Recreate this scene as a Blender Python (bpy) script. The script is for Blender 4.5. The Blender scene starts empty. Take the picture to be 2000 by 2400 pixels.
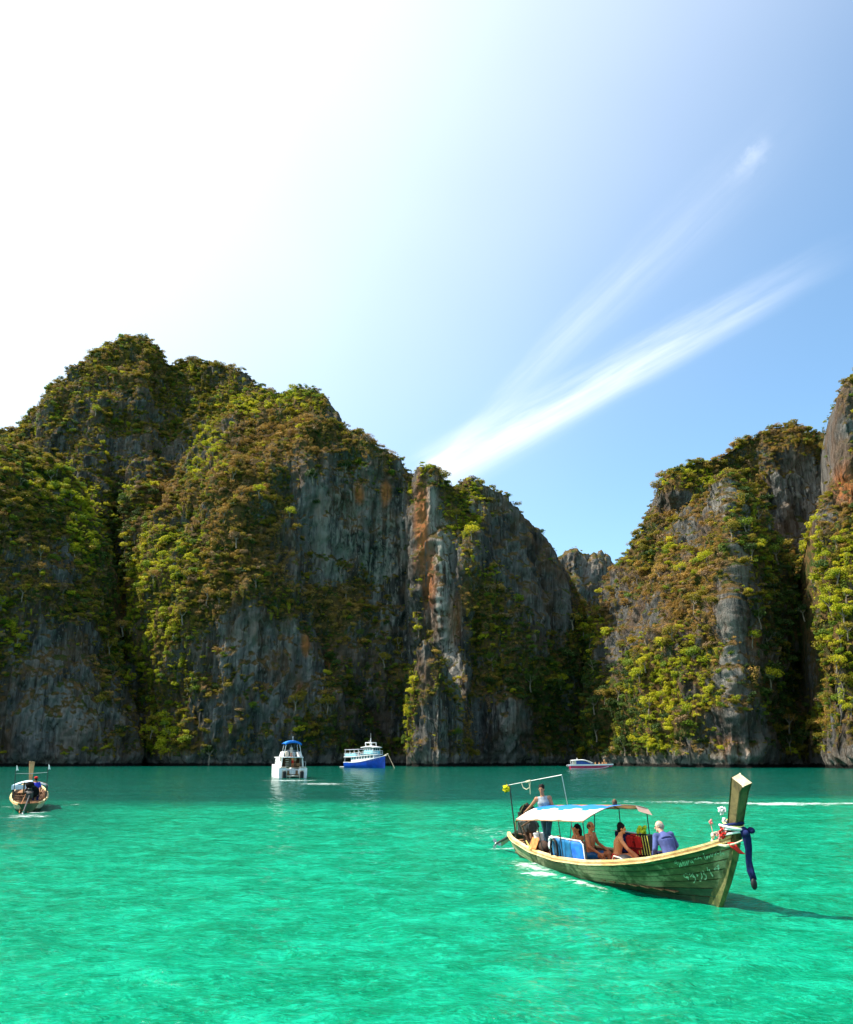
import bpy, bmesh, math, random
import numpy as np
from mathutils import Vector, Matrix, Euler

random.seed(7)
RNG = np.random.default_rng(11)
C = bpy.context.scene.collection
SC = bpy.context.scene
PI = math.pi

# ------------------------------------------------------------------ camera
FPX, CX, CY = 2050.0, 1000.0, 1200.0            # focal length in pixels of the 2000 x 2400 photograph
HORIZON = 1780.0
EYE = 2.75
PITCH = math.atan((HORIZON - CY) / FPX)
CT, ST = math.cos(PITCH), math.sin(PITCH)
cam = bpy.data.cameras.new('camera')
cam.sensor_fit = 'HORIZONTAL'; cam.sensor_width = 36.0
cam.lens = 36.0 * FPX / 2000.0
cam.clip_start = 0.1; cam.clip_end = 20000
camo = bpy.data.objects.new('camera', cam); C.objects.link(camo)
camo.location = (0, 0, EYE); camo.rotation_euler = (PI / 2 + PITCH, 0, 0)
SC.camera = camo

# ------------------------------------------------------------------ light
SUN_AZ, SUN_EL = -82.0, 52.0                     # degrees from straight ahead (minus = towards the left), above the horizon
sd = Vector((math.sin(math.radians(SUN_AZ)) * math.cos(math.radians(SUN_EL)),
             math.cos(math.radians(SUN_AZ)) * math.cos(math.radians(SUN_EL)), math.sin(math.radians(SUN_EL))))
sl = bpy.data.lights.new('sun', 'SUN'); sl.energy = 5.0; sl.angle = math.radians(0.53); sl.color = (1.0, .93, .82)
so = bpy.data.objects.new('sun', sl); C.objects.link(so); so.rotation_euler = sd.to_track_quat('Z', 'Y').to_euler()
SC.view_settings.view_transform = 'Standard'; SC.view_settings.look = 'None'
SC.view_settings.gamma = 1.0; SC.view_settings.use_curve_mapping = False
SC.view_settings.exposure = 1.0
SC.cycles.use_denoising = True
SC.cycles.max_bounces = 6; SC.cycles.diffuse_bounces = 3; SC.cycles.glossy_bounces = 3
SC.cycles.transmission_bounces = 4; SC.cycles.transparent_max_bounces = 8
SC.cycles.caustics_reflective = False; SC.cycles.caustics_refractive = False
SC.cycles.sample_clamp_indirect = 6.0

world = bpy.data.worlds.new("World"); SC.world = world; world.use_nodes = True


def _n(nt, kind, **kw):
    n = nt.nodes.new(kind)
    for k, v in kw.items():
        if k.startswith('i_'):
            n.inputs[k[2:].replace('_', ' ')].default_value = v
        else:
            setattr(n, k, v)
    return n


def build_sky():
    nt = world.node_tree; nt.nodes.clear(); L = nt.links
    out = _n(nt, 'ShaderNodeOutputWorld'); bg = _n(nt, 'ShaderNodeBackground')
    bg.inputs['Strength'].default_value = SKY_STRENGTH
    sky = _n(nt, 'ShaderNodeTexSky', sky_type='NISHITA', sun_disc=False)
    sky.sun_elevation = math.radians(SUN_EL); sky.sun_rotation = math.radians(SUN_AZ)
    sky.air_density = 1.0; sky.dust_density = 0.4; sky.ozone_density = 2.0; sky.altitude = 0
    geo = _n(nt, 'ShaderNodeTexCoord')
    D = geo.outputs['Generated']

    def dot(v):
        m = _n(nt, 'ShaderNodeVectorMath', operation='DOT_PRODUCT'); L.new(D, m.inputs[0]); m.inputs[1].default_value = v
        return m.outputs['Value']

    def math_(op, a, b=None, c=None, clamp=False):
        m = _n(nt, 'ShaderNodeMath', operation=op, use_clamp=clamp)
        for i, v in enumerate((a, b, c)):
            if v is None: continue
            if isinstance(v, (int, float)): m.inputs[i].default_value = v
            else: L.new(v, m.inputs[i])
        return m.outputs[0]

    def smooth(v, a, b):
        m = _n(nt, 'ShaderNodeMapRange', interpolation_type='SMOOTHSTEP', clamp=True)
        L.new(v, m.inputs['Value']); m.inputs['From Min'].default_value = a; m.inputs['From Max'].default_value = b
        return m.outputs['Result']
    # milky veil of thin cloud and haze thickening towards the sun
    ca = dot(tuple(sd))
    nz = _n(nt, 'ShaderNodeTexNoise', i_Scale=1.6, i_Detail=3.0, i_Roughness=.5); L.new(D, nz.inputs['Vector'])
    ca2 = math_('ADD', ca, math_('MULTIPLY', math_('SUBTRACT', nz.outputs['Fac'], .5), .16))
    veil = smooth(ca2, VEIL[0], VEIL[1])
    veil = math_('MULTIPLY', math_('POWER', veil, VEIL[2]), .93)
    sep = _n(nt, 'ShaderNodeSeparateXYZ'); L.new(D, sep.inputs[0])
    # each wisp of cirrus: a long thin band between two directions of the sky
    total = None
    for (a, b, w0, w1, amp, seed, fade0) in STREAKS:
        A, B = pix_dir(*a).normalized(), pix_dir(*b).normalized()
        nrm = A.cross(B).normalized(); tan = nrm.cross(A).normalized()
        ang = A.angle(B)
        ax, ay = dot(tuple(A)), dot(tuple(tan))
        t = math_('DIVIDE', math_('ARCTAN2', ay, ax), ang)          # 0..1 along the band
        off = math_('ARCSINE', dot(tuple(nrm)))
        cb = _n(nt, 'ShaderNodeCombineXYZ'); L.new(math_('MULTIPLY', t, 3.0), cb.inputs[0]); L.new(math_('MULTIPLY', off, 46.0), cb.inputs[1]); cb.inputs[2].default_value = seed
        n1 = _n(nt, 'ShaderNodeTexNoise', i_Scale=1.3, i_Detail=6.0, i_Roughness=.6); L.new(cb.outputs[0], n1.inputs['Vector'])
        wob = math_('MULTIPLY', math_('SUBTRACT', n1.outputs['Fac'], .5), .022)
        width = math_('ADD', w0, math_('MULTIPLY', t, w1 - w0))
        r = math_('DIVIDE', math_('ABSOLUTE', math_('ADD', off, wob)), width)
        band = math_('SUBTRACT', 1.0, smooth(r, 0.0, 1.0))
        ends = math_('MULTIPLY', smooth(t, *((-.06, .02) if seed != 2.9 else (-.15, .75))), math_('SUBTRACT', 1.0, smooth(t, fade0, 1.05)))
        cb2 = _n(nt, 'ShaderNodeCombineXYZ'); L.new(math_('MULTIPLY', t, 5.0), cb2.inputs[0]); L.new(math_('ADD', math_('MULTIPLY', off, 190.0), math_('MULTIPLY', n1.outputs['Fac'], 3.0)), cb2.inputs[1]); cb2.inputs[2].default_value = seed + 5
        n2 = _n(nt, 'ShaderNodeTexNoise', i_Scale=1.0, i_Detail=7.0, i_Roughness=.62); L.new(cb2.outputs[0], n2.inputs['Vector'])
        tex = math_('ADD', .45, math_('ADD', math_('MULTIPLY', smooth(n1.outputs['Fac'], .3, .7), .6), math_('MULTIPLY', smooth(n2.outputs['Fac'], .3, .7), .30)))
        v = math_('MULTIPLY', math_('MULTIPLY', math_('MULTIPLY', band, ends), tex), amp)
        total = v if total is None else math_('ADD', total, v)
    cl = math_('MINIMUM', total, 1.0)
    m0 = _n(nt, 'ShaderNodeMix', data_type='RGBA', blend_type='MULTIPLY'); m0.inputs[0].default_value = 1.0
    L.new(sky.outputs[0], m0.inputs[6]); m0.inputs[7].default_value = (1.0, 1.20, 1.19, 1)          # clear tropical blue
    m1 = _n(nt, 'ShaderNodeMix', data_type='RGBA'); L.new(veil, m1.inputs[0]); L.new(m0.outputs[2], m1.inputs[6]); m1.inputs[7].default_value = VEIL_COL
    m2 = _n(nt, 'ShaderNodeMix', data_type='RGBA'); L.new(cl, m2.inputs[0]); L.new(m1.outputs[2], m2.inputs[6]); m2.inputs[7].default_value = CLOUD_COL
    L.new(m2.outputs[2], bg.inputs['Color']); L.new(bg.outputs[0], out.inputs['Surface'])


def pix_dir(x, y, u=8 / 7):
    """Direction of a point of the photograph (x, y in pixels of the 1750 x 2100 view unless u = 1)."""
    a, b = (x * u - CX) / FPX, (CY - y * u) / FPX
    return Vector((a, CT - b * ST, ST + b * CT))


SKY_STRENGTH = 0.108
VEIL = (0.03, 1.05, 1.35)
VEIL_COL = (7.6, 8.0, 8.5, 1)
CLOUD_COL = (6.6, 6.9, 7.4, 1)
STREAKS = [((885, 990), (1770, 520), .026, .012, .26, 1.3, .45),
           ((885, 975), (1770, 490), .046, .026, .30, 5.3, .5),
           ((885, 965), (1360, 740), .030, .022, .20, 4.1, .2),
           ((885, 960), (1700, 190), .016, .055, .16, 7.7, .4),
           ((1490, 385), (1585, 280), .015, .013, .20, 2.9, .6)]
build_sky()


def pt(x, y, Y, u=8 / 7):
    d = pix_dir(x, y, u); k = Y / d.y
    return Vector((d.x * k, Y, EYE + d.z * k))


def to_px(X, Y, Z):
    """World arrays to pixels of the 1750 x 2100 view."""
    Z = Z - EYE
    zc = Y * CT + Z * ST; yc = -Y * ST + Z * CT
    return (CX + FPX * X / zc) * .875, (CY - FPX * yc / zc) * .875


# ------------------------------------------------------------------ noise in numpy
_perm = np.concatenate([RNG.permutation(256)] * 3)
_g = RNG.normal(size=(256, 3)); _g /= np.linalg.norm(_g, axis=1)[:, None]; _g = _g.astype(np.float32)


def pnoise(x, y, z):
    x = np.asarray(x, np.float32); y = np.asarray(y, np.float32); z = np.asarray(z, np.float32)
    x, y, z = np.broadcast_arrays(x, y, z)
    xi, yi, zi = np.floor(x).astype(np.int32), np.floor(y).astype(np.int32), np.floor(z).astype(np.int32)
    xf, yf, zf = x - xi, y - yi, z - zi
    u, v, w = (f * f * f * (f * (f * 6 - 15) + 10) for f in (xf, yf, zf))
    xi &= 255; yi &= 255; zi &= 255
    r = 0
    for dx in (0, 1):
        for dy in (0, 1):
            for dz in (0, 1):
                h = _perm[_perm[_perm[xi + dx] + yi + dy] + zi + dz]
                g = _g[h]
                d = g[..., 0] * (xf - dx) + g[..., 1] * (yf - dy) + g[..., 2] * (zf - dz)
                r = r + d * (u if dx else 1 - u) * (v if dy else 1 - v) * (w if dz else 1 - w)
    return r * 1.6


def fbm(x, y, z, o=4, gain=.5, lac=2.03):
    a, r, s = 1.0, 0, 0
    for k in range(o):
        r = r + a * pnoise(x + 17.3 * k, y - 9.1 * k, z + 5.7 * k); s += a
        a *= gain; x = x * lac; y = y * lac; z = z * lac
    return r / s


def ridged(x, y, z, o=3):
    a, r, s = 1.0, 0, 0
    for k in range(o):
        r = r + a * (1 - 2 * np.abs(pnoise(x + 31.7 * k, y + 3.3 * k, z - 8.9 * k))); s += a
        a *= .5; x = x * 2.1; y = y * 2.1; z = z * 2.1
    return r / s


# ------------------------------------------------------------------ object helpers
def tag(o, label=None, cat=None, group=None, kind=None):
    if label: o['label'] = label
    if cat: o['category'] = cat
    if group: o['group'] = group
    if kind: o['kind'] = kind
    return o


def link(name, me, parent=None, loc=None, rot=None):
    o = bpy.data.objects.new(name, me); C.objects.link(o)
    if parent is not None: o.parent = parent
    if loc is not None: o.location = loc
    if rot is not None: o.rotation_euler = rot
    return o


def grid_mesh(name, P, mats, smooth=True, wrap=False, flip=False):
    """Mesh of a grid of points P[rows, cols, 3]."""
    nr, nc = P.shape[:2]
    idx = np.arange(nr * nc).reshape(nr, nc)
    if wrap: idx = np.concatenate([idx, idx[:, :1]], 1)
    q = np.stack([idx[:-1, :-1], idx[:-1, 1:], idx[1:, 1:], idx[1:, :-1]], -1).reshape(-1, 4)
    if flip: q = q[:, ::-1]
    me = bpy.data.meshes.new(name)
    me.vertices.add(nr * nc); me.vertices.foreach_set('co', P.reshape(-1).astype(np.float32))
    nq = len(q)
    me.loops.add(nq * 4); me.loops.foreach_set('vertex_index', q.reshape(-1).astype(np.int32))
    me.polygons.add(nq); me.polygons.foreach_set('loop_start', np.arange(0, nq * 4, 4, dtype=np.int32))
    me.polygons.foreach_set('loop_total', np.full(nq, 4, dtype=np.int32))
    me.update(calc_edges=True)
    me.polygons.foreach_set('use_smooth', np.full(nq, smooth))
    for m in mats: me.materials.append(m)
    return me


def add_attr(me, name, arr):
    a = me.attributes.new(name, 'FLOAT', 'POINT'); a.data.foreach_set('value', np.asarray(arr, np.float32).reshape(-1))


class NT:
    """Small helper for writing materials."""
    def __init__(s, name):
        s.m = bpy.data.materials.new(name); s.m.use_nodes = True; s.t = s.m.node_tree; s.t.nodes.clear(); s.L = s.t.links
        s.out = s.t.nodes.new('ShaderNodeOutputMaterial')

    def n(s, kind, **kw): return _n(s.t, kind, **kw)

    def set(s, sock, v):
        if isinstance(v, (int, float)): sock.default_value = v
        elif isinstance(v, (tuple, list)): sock.default_value = tuple(v) + ((1,) if len(v) == 3 and sock.type == 'RGBA' else ())
        else: s.L.new(v, sock)

    def math(s, op, a, b=0.0, clamp=False):
        m = s.n('ShaderNodeMath', operation=op, use_clamp=clamp); s.set(m.inputs[0], a); s.set(m.inputs[1], b); return m.outputs[0]

    def noise(s, vec, scale, detail=4, rough=.55, dist=0.0):
        m = s.n('ShaderNodeTexNoise'); s.L.new(vec, m.inputs['Vector'])
        m.inputs['Scale'].default_value = scale; m.inputs['Detail'].default_value = detail
        m.inputs['Roughness'].default_value = rough; m.inputs['Distortion'].default_value = dist
        return m.outputs['Fac']

    def ramp(s, v, a, b, smooth=True, lo=0.0, hi=1.0):
        m = s.n('ShaderNodeMapRange', clamp=True, interpolation_type='SMOOTHSTEP' if smooth else 'LINEAR')
        s.set(m.inputs['Value'], v)
        for k, x in (('From Min', a), ('From Max', b), ('To Min', lo), ('To Max', hi)): m.inputs[k].default_value = x
        return m.outputs['Result']

    def mix(s, f, a, b, mode='MIX'):
        m = s.n('ShaderNodeMix', data_type='RGBA', blend_type=mode); s.set(m.inputs[0], f); s.set(m.inputs[6], a); s.set(m.inputs[7], b)
        return m.outputs[2]

    def attr(s, name, kind='GEOMETRY'): return s.n('ShaderNodeAttribute', attribute_name=name, attribute_type=kind).outputs['Fac']

    def scalevec(s, vec, v):
        m = s.n('ShaderNodeVectorMath', operation='MULTIPLY'); s.L.new(vec, m.inputs[0]); m.inputs[1].default_value = v; return m.outputs[0]

    def pos(s): return s.n('ShaderNodeNewGeometry').outputs['Position']
    def obj(s): return s.n('ShaderNodeTexCoord').outputs['Object']

    def bsdf(s, col, rough=.8, spec=.3, bump=None, bdist=.1, bstr=1.0, metal=0.0, normal=None, **kw):
        b = s.n('ShaderNodeBsdfPrincipled'); s.set(b.inputs['Base Color'], col); s.set(b.inputs['Roughness'], rough)
        b.inputs['Specular IOR Level'].default_value = spec; b.inputs['Metallic'].default_value = metal
        if bump is not None:
            m = s.n('ShaderNodeBump'); m.inputs['Distance'].default_value = bdist; m.inputs['Strength'].default_value = bstr
            s.L.new(bump, m.inputs['Height']); s.L.new(m.outputs[0], b.inputs['Normal'])
        for k, v in kw.items(): s.set(b.inputs[k], v)
        return b.outputs[0]

    def end(s, sh): s.L.new(sh, s.out.inputs['Surface']); return s.m


def simple(name, col, rough=.6, spec=.4, var=.12, scale=8.0, metal=0.0, bump=.0, trans=0.0, subsurf=0.0):
    t = NT(name); o = t.obj()
    f = t.noise(o, scale, 4)
    c = t.mix(t.ramp(f, .3, .7), tuple(x * (1 - var) for x in col), tuple(min(1, x * (1 + var)) for x in col))
    sh = t.bsdf(c, rough, spec, bump=f if bump else None, bdist=bump, metal=metal)
    if trans:
        tr = t.n('ShaderNodeBsdfTranslucent'); t.set(tr.inputs['Color'], c)
        mx = t.n('ShaderNodeMixShader'); mx.inputs[0].default_value = trans; t.L.new(sh, mx.inputs[1]); t.L.new(tr.outputs[0], mx.inputs[2]); sh = mx.outputs[0]
    return t.end(sh)

# ------------------------------------------------------------------ water of the lagoon
# foam: (x, y on the water; length along its direction; half width; direction; strength) in metres
FOAM = []


def foam_pix(x0, y0, x1, y1, wpx, strength, u=1.0):
    """A streak of foam lying on the water between two points of it."""
    pts = []
    for x, y in ((x0, y0), (x1, y1)):
        d = pix_dir(x, y, u); k = -EYE / d.z; pts.append((d.x * k, d.y * k))
    d = pix_dir((x0 + x1) / 2, (y0 + y1) / 2 + wpx, u); k = -EYE / d.z
    d2 = pix_dir((x0 + x1) / 2, (y0 + y1) / 2, u); k2 = -EYE / d2.z
    FOAM.append((pts[0], pts[1], abs(d2.y * k2 - d.y * k) + .02, strength))


foam_pix(1205, 2022, 1290, 2050, 8, .80)
foam_pix(1228, 2046, 1300, 2056, 7, .95)
foam_pix(1290, 2052, 1440, 2092, 4.0, .80)
foam_pix(1440, 2090, 1560, 2112, 4, .45)
foam_pix(1560, 2108, 1690, 2132, 5, .40)
foam_pix(1700, 2132, 1800, 2150, 6, .35)
foam_pix(1130, 1925, 1190, 1985, 22, .55)
foam_pix(1180, 1985, 1215, 1992, 10, .80)
foam_pix(1380, 1880, 2060, 1884, 4.0, .78)
foam_pix(1600, 1882, 2160, 1885, 4.5, .85)
foam_pix(1680, 1884, 2000, 1886, 3.5, .98)
foam_pix(20, 1892, 0, 1894, 2.5, .6)
foam_pix(118, 1888, 170, 1889, 4, .8)
foam_pix(48, 1906, 120, 1904, 3, .9)
foam_pix(35, 1924, 90, 1908, 6, .75)
foam_pix(30, 1932, 80, 1934, 9, .50)
foam_pix(100, 1900, 190, 1905, 8, .38)
foam_pix(635, 1829, 740, 1831, 2.6, .85)
foam_pix(735, 1835, 775, 1841, 2.4, .80)
foam_pix(640, 1836, 700, 1842, 4, .4)
foam_pix(820, 1803, 890, 1806, 1.2, .42)



def water_height(X, Y):
    r = np.sqrt(X * X + Y * Y)
    h = .062 * pnoise(X / 2.0 + .25 * Y, Y / 1.5, 1.0 + 0 * X) + .034 * pnoise(X / .85 + .35 * Y, Y / .65 - .2 * X, 4.0 + 0 * X)
    h = h + .06 * pnoise(X / 9 + .2 * Y / 9, Y / 5.5, 7.7 + 0 * X)
    h = h + .026 * fbm(X / .42 + .3 * Y, Y / .34 - .3 * X, 2.2 + 0 * X, 2)
    return h * np.clip(60 / (r + 1), 0, 1) ** .35


def build_water():
    a0 = np.radians(44)
    ang = np.concatenate([np.linspace(-a0, a0, 620), np.linspace(a0, 2 * PI - a0, 90)[1:-1]])
    r = np.concatenate([[.6], 2.0 * np.exp(np.linspace(0, math.log(4500 / 2.0), 860) ** 1.0)])
    R, A = np.meshgrid(r, ang, indexing='ij')
    X, Y = R * np.sin(A), R * np.cos(A)
    Z = water_height(X, Y)
    foam = np.zeros_like(X)
    for (p, q, w, s) in FOAM:
        dx, dy = q[0] - p[0], q[1] - p[1]; L2 = dx * dx + dy * dy + 1e-9
        t = np.clip(((X - p[0]) * dx + (Y - p[1]) * dy) / L2, 0, 1)
        d = np.hypot(X - p[0] - t * dx, Y - p[1] - t * dy) / w
        endf = 1 - .55 * np.abs(2 * t - 1) ** 2
        foam = np.maximum(foam, s * endf * np.exp(-d * d * .9))
    Z = Z + .03 * foam
    P = np.stack([X, Y, Z], -1)
    t = NT('water_surface'); pos = t.pos()
    sep = t.n('ShaderNodeSeparateXYZ'); t.L.new(pos, sep.inputs[0])
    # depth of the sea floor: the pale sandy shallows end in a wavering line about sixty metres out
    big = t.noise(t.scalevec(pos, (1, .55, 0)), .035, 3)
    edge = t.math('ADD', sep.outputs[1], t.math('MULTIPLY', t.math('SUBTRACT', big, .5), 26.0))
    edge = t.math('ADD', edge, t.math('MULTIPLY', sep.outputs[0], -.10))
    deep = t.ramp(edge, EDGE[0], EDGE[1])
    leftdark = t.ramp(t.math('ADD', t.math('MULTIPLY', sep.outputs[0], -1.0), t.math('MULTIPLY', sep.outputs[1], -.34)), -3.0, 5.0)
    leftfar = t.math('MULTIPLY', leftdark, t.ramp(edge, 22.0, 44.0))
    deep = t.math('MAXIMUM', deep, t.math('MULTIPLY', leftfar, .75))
    sw = t.scalevec(pos, (.8, 1.0, 0))
    p1 = t.noise(sw, .23, 5, .6, 1.2)
    p2 = t.noise(sw, .9, 5, .62, .8)
    p3 = t.noise(t.scalevec(pos, (1.0, 1.35, 0)), 2.4, 8, .74, 1.0)
    p4 = t.noise(t.scalevec(pos, (1.0, 1.3, 0)), 9.0, 5, .68, .8)
    base = t.mix(t.ramp(p1, .33, .68), W_DARK, W_MID)
    base = t.mix(t.math('MULTIPLY', t.ramp(p2, .45, .75), .75), base, W_LIGHT)
    base = t.mix(t.math('MULTIPLY', t.ramp(p3, .52, .61), .62), base, W_LIGHT)  # small pale flecks put ripple highlights into the water colour
    base = t.mix(t.math('MULTIPLY', t.ramp(p3, .47, .38), .60), base, W_DARK2)
    base = t.mix(t.math('MULTIPLY', t.ramp(p4, .53, .62), .48), base, W_LIGHT)  # still finer flecks of the painted ripple highlights
    base = t.mix(t.math('MULTIPLY', t.ramp(p2, .50, .30), .45), base, W_DARK2)
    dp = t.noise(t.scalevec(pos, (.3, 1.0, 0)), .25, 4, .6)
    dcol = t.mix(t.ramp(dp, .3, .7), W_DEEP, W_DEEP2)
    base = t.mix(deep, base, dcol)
    f = t.attr('foam')
    fn = t.noise(t.scalevec(pos, (1.0, 1.5, 0)), 3.2, 9, .78, 1.0)
    ff = t.n('ShaderNodeTexNoise'); t.L.new(t.scalevec(pos, (.6, 1.0, 0)), ff.inputs['Vector']); ff.inputs['Scale'].default_value = 2.2; ff.inputs['Detail'].default_value = 8; ff.inputs['Roughness'].default_value = .72
    far = t.ramp(sep.outputs[1], 30, 60)
    fnm = t.n('ShaderNodeMix'); t.set(fnm.inputs[0], far); t.L.new(fn, fnm.inputs[2]); t.L.new(ff.outputs['Fac'], fnm.inputs[3])
    brk = t.math('MULTIPLY', t.math('SUBTRACT', fnm.outputs[0], .5), 3.0)
    thr = t.math('SUBTRACT', t.math('ADD', t.math('MULTIPLY', f, 1.2), brk), .72)
    thr = t.math('MULTIPLY', thr, t.ramp(f, .05, .25))
    mask = t.ramp(thr, .0, .40)
    col = t.mix(mask, base, (.72, .82, .78))
    # ripples
    b1 = t.noise(t.scalevec(pos, (1.0, 1.3, 0)), 3.4, 5, .64, 1.1)
    b2 = t.noise(t.scalevec(pos, (.9, 1.3, 0)), 1.0, 4, .6, .9)
    b3 = t.noise(t.scalevec(pos, (.5, 1.3, 0)), .13, 3, .6)
    h = t.math('ADD', t.math('MULTIPLY', b1, .16), t.math('MULTIPLY', b2, .30))
    h = t.math('ADD', h, t.math('MULTIPLY', b3, .5))
    bs = t.bsdf(col, .08, .09, bump=h, bdist=.65, bstr=.75, IOR=1.33)
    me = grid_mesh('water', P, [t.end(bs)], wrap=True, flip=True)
    add_attr(me, 'foam', foam)
    o = link('water', me); tag(o, kind='structure')
    o['label'] = 'emerald green lagoon water with darker teal water far out'
    return o


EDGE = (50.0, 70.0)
W_DARK = (.000, .175, .080); W_MID = (.000, .235, .118); W_LIGHT = (.006, .385, .225); W_DARK2 = (.000, .130, .058)
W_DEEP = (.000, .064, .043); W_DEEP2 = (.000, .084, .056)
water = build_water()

# sea floor under the lagoon, closing the place from below
fl = grid_mesh('seabed', np.array([[[-4500, -4500, -9], [4500, -4500, -9]], [[-4500, 4500, -9], [4500, 4500, -9]]], float), [simple('seabed_sand', (.3, .28, .2))])
tag(link('seabed', fl), kind='structure')

# ------------------------------------------------------------------ limestone cliffs
def blobs(px, py, lst, wx=0, wy=0):
    """Soft elliptical regions: (x, y, rx, ry, strength)."""
    r = np.zeros_like(px)
    for (x, y, rx, ry, s) in lst:
        d = np.sqrt(((px + wx - x) / rx) ** 2 + ((py + wy - y) / ry) ** 2)
        r = np.maximum(r, s * np.clip(1.6 - d, 0, 1)) if s > 0 else r + s * np.clip(1.6 - d, 0, 1)
    return r


ROCKY = [(875, 962, 26, 14, -1.2), (985, 1100, 34, 90, -.6), (110, 1390, 75, 120, 1), (150, 1490, 120, 60, 1), (40, 1500, 70, 60, .9), (135, 1150, 22, 45, .9), (250, 1480, 35, 90, .8),
         (740, 1060, 110, 110, 1), (650, 1150, 70, 60, .8), (800, 1180, 60, 120, .9), (540, 1330, 80, 75, 1), (620, 1380, 70, 60, .9), (480, 1480, 90, 60, .8),
         (640, 1500, 160, 60, .6), (700, 1380, 60, 80, .5), (300, 930, 90, 60, .45), (330, 850, 70, 60, .4), (230, 830, 60, 60, .4), (160, 900, 70, 70, .45),
         (515, 775, 22, 25, .9), (690, 845, 18, 30, .8), (885, 1090, 24, 90, 1), (905, 1220, 30, 110, 1.1), (930, 1320, 22, 70, 1), (868, 1360, 14, 60, .8),
         (900, 1500, 45, 70, 1), (1030, 1490, 55, 80, 1), (950, 1400, 20, 80, .5), (1060, 1070, 70, 80, 1), (1120, 1180, 60, 110, 1), (1080, 1290, 60, 80, .7),
         (1210, 1170, 60, 50, .9), (1290, 1200, 30, 40, .5), (1310, 1270, 45, 50, .9), (1270, 1330, 40, 50, .6), (1480, 1020, 26, 40, .9), (1420, 1080, 30, 30, .5),
         (1520, 1130, 20, 80, .9), (1500, 1250, 25, 70, .9), (1500, 1380, 28, 80, .9), (1510, 1500, 60, 60, 1), (1460, 1540, 70, 25, .8), (1600, 1540, 60, 30, .4),
         (1385, 1030, 40, 22, .9), (1640, 1010, 55, 80, .9), (1610, 940, 60, 30, .5), (1540, 1280, 25, 90, .5), (1720, 880, 26, 120, .8), (1740, 990, 22, 40, 1), (1720, 1540, 30, 40, .9), (1715, 1400, 14, 60, .4)]
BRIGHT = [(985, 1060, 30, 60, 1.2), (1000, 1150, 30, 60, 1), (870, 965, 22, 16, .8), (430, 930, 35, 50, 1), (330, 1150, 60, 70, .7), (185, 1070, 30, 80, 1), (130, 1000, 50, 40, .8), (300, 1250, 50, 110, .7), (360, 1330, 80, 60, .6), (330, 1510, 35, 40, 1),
          (540, 825, 90, 18, .7), (950, 1080, 55, 50, 1), (985, 1130, 55, 40, 1), (845, 1450, 12, 100, 1.2), (868, 1310, 15, 15, 1.2), (1400, 1400, 80, 90, 1), (1370, 1500, 50, 60, 1),
          (1720, 1170, 50, 70, 1), (1680, 1090, 30, 50, .8), (1420, 975, 60, 25, .7), (1230, 1290, 35, 25, .9), (1735, 1290, 30, 90, 1), (1400, 1130, 40, 60, .6), (20, 1250, 40, 60, .5),
          (1550, 1150, 30, 70, .5), (930, 1390, 20, 30, .9), (60, 1330, 30, 60, .7), (1740, 1400, 30, 60, .9)]
BROWN = [(590, 920, 110, 60, 1), (530, 1080, 90, 90, 1), (700, 1250, 70, 60, .8), (480, 960, 60, 60, .8), (770, 915, 60, 20, 1.1), (1300, 1240, 80, 60, 1), (1430, 1200, 80, 80, 1), (1420, 1080, 60, 50, .9),
         (1250, 1230, 60, 40, 1), (350, 1020, 35, 40, 1), (60, 1180, 80, 60, .5), (10, 1450, 40, 60, .7), (1360, 1010, 30, 60, .6), (970, 1200, 50, 60, .6), (960, 1440, 30, 60, .8), (440, 1250, 40, 90, .6),
         (1620, 920, 60, 40, .5), (1500, 940, 60, 25, .6), (1715, 1060, 40, 50, .7), (880, 960, 30, 20, .8), (300, 760, 50, 40, .4), (1450, 1300, 60, 50, .6)]
SHADEV = [(240, 1130, 35, 110, 1), (1600, 1330, 50, 180, 1), (1250, 1470, 70, 90, 1), (770, 1470, 80, 90, .8), (1130, 1430, 90, 110, .9), (700, 1330, 60, 60, .4)]  # dark leaves gathered in the shaded valleys, putting shade into the plant colour
ORANGE = [(866, 1080, 12, 90, 1), (880, 1180, 12, 60, .8), (735, 1010, 8, 20, 1.1), (792, 1015, 10, 18, 1.1), (676, 1352, 7, 26, 1.2), (628, 1322, 8, 20, 1.1), (612, 1418, 9, 24, .8),
          (1735, 1000, 22, 40, 1), (1548, 1310, 12, 20, .9), (1410, 1260, 40, 40, .3), (930, 1270, 12, 40, .6), (1500, 1530, 60, 14, .3)]
PALE = [(700, 1100, 60, 120, .45), (790, 1150, 30, 100, .6), (885, 1050, 10, 60, .9), (905, 1180, 16, 100, 1.1), (925, 1300, 16, 80, 1), (765, 1160, 22, 32, .7), (945, 1390, 10, 70, .6), (520, 1330, 90, 60, .35), (150, 1480, 110, 60, .35), (100, 1390, 60, 80, .25),
        (1500, 1540, 60, 18, .9), (1490, 1350, 30, 90, .5), (1480, 1020, 26, 40, .6), (1520, 1150, 20, 90, .4), (900, 1490, 20, 60, .5), (1040, 1490, 24, 70, .5), (990, 1020, 30, 40, .5), (1640, 1010, 55, 70, .35), (1210, 1160, 40, 30, .4), (620, 1440, 60, 60, .3)]


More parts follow.
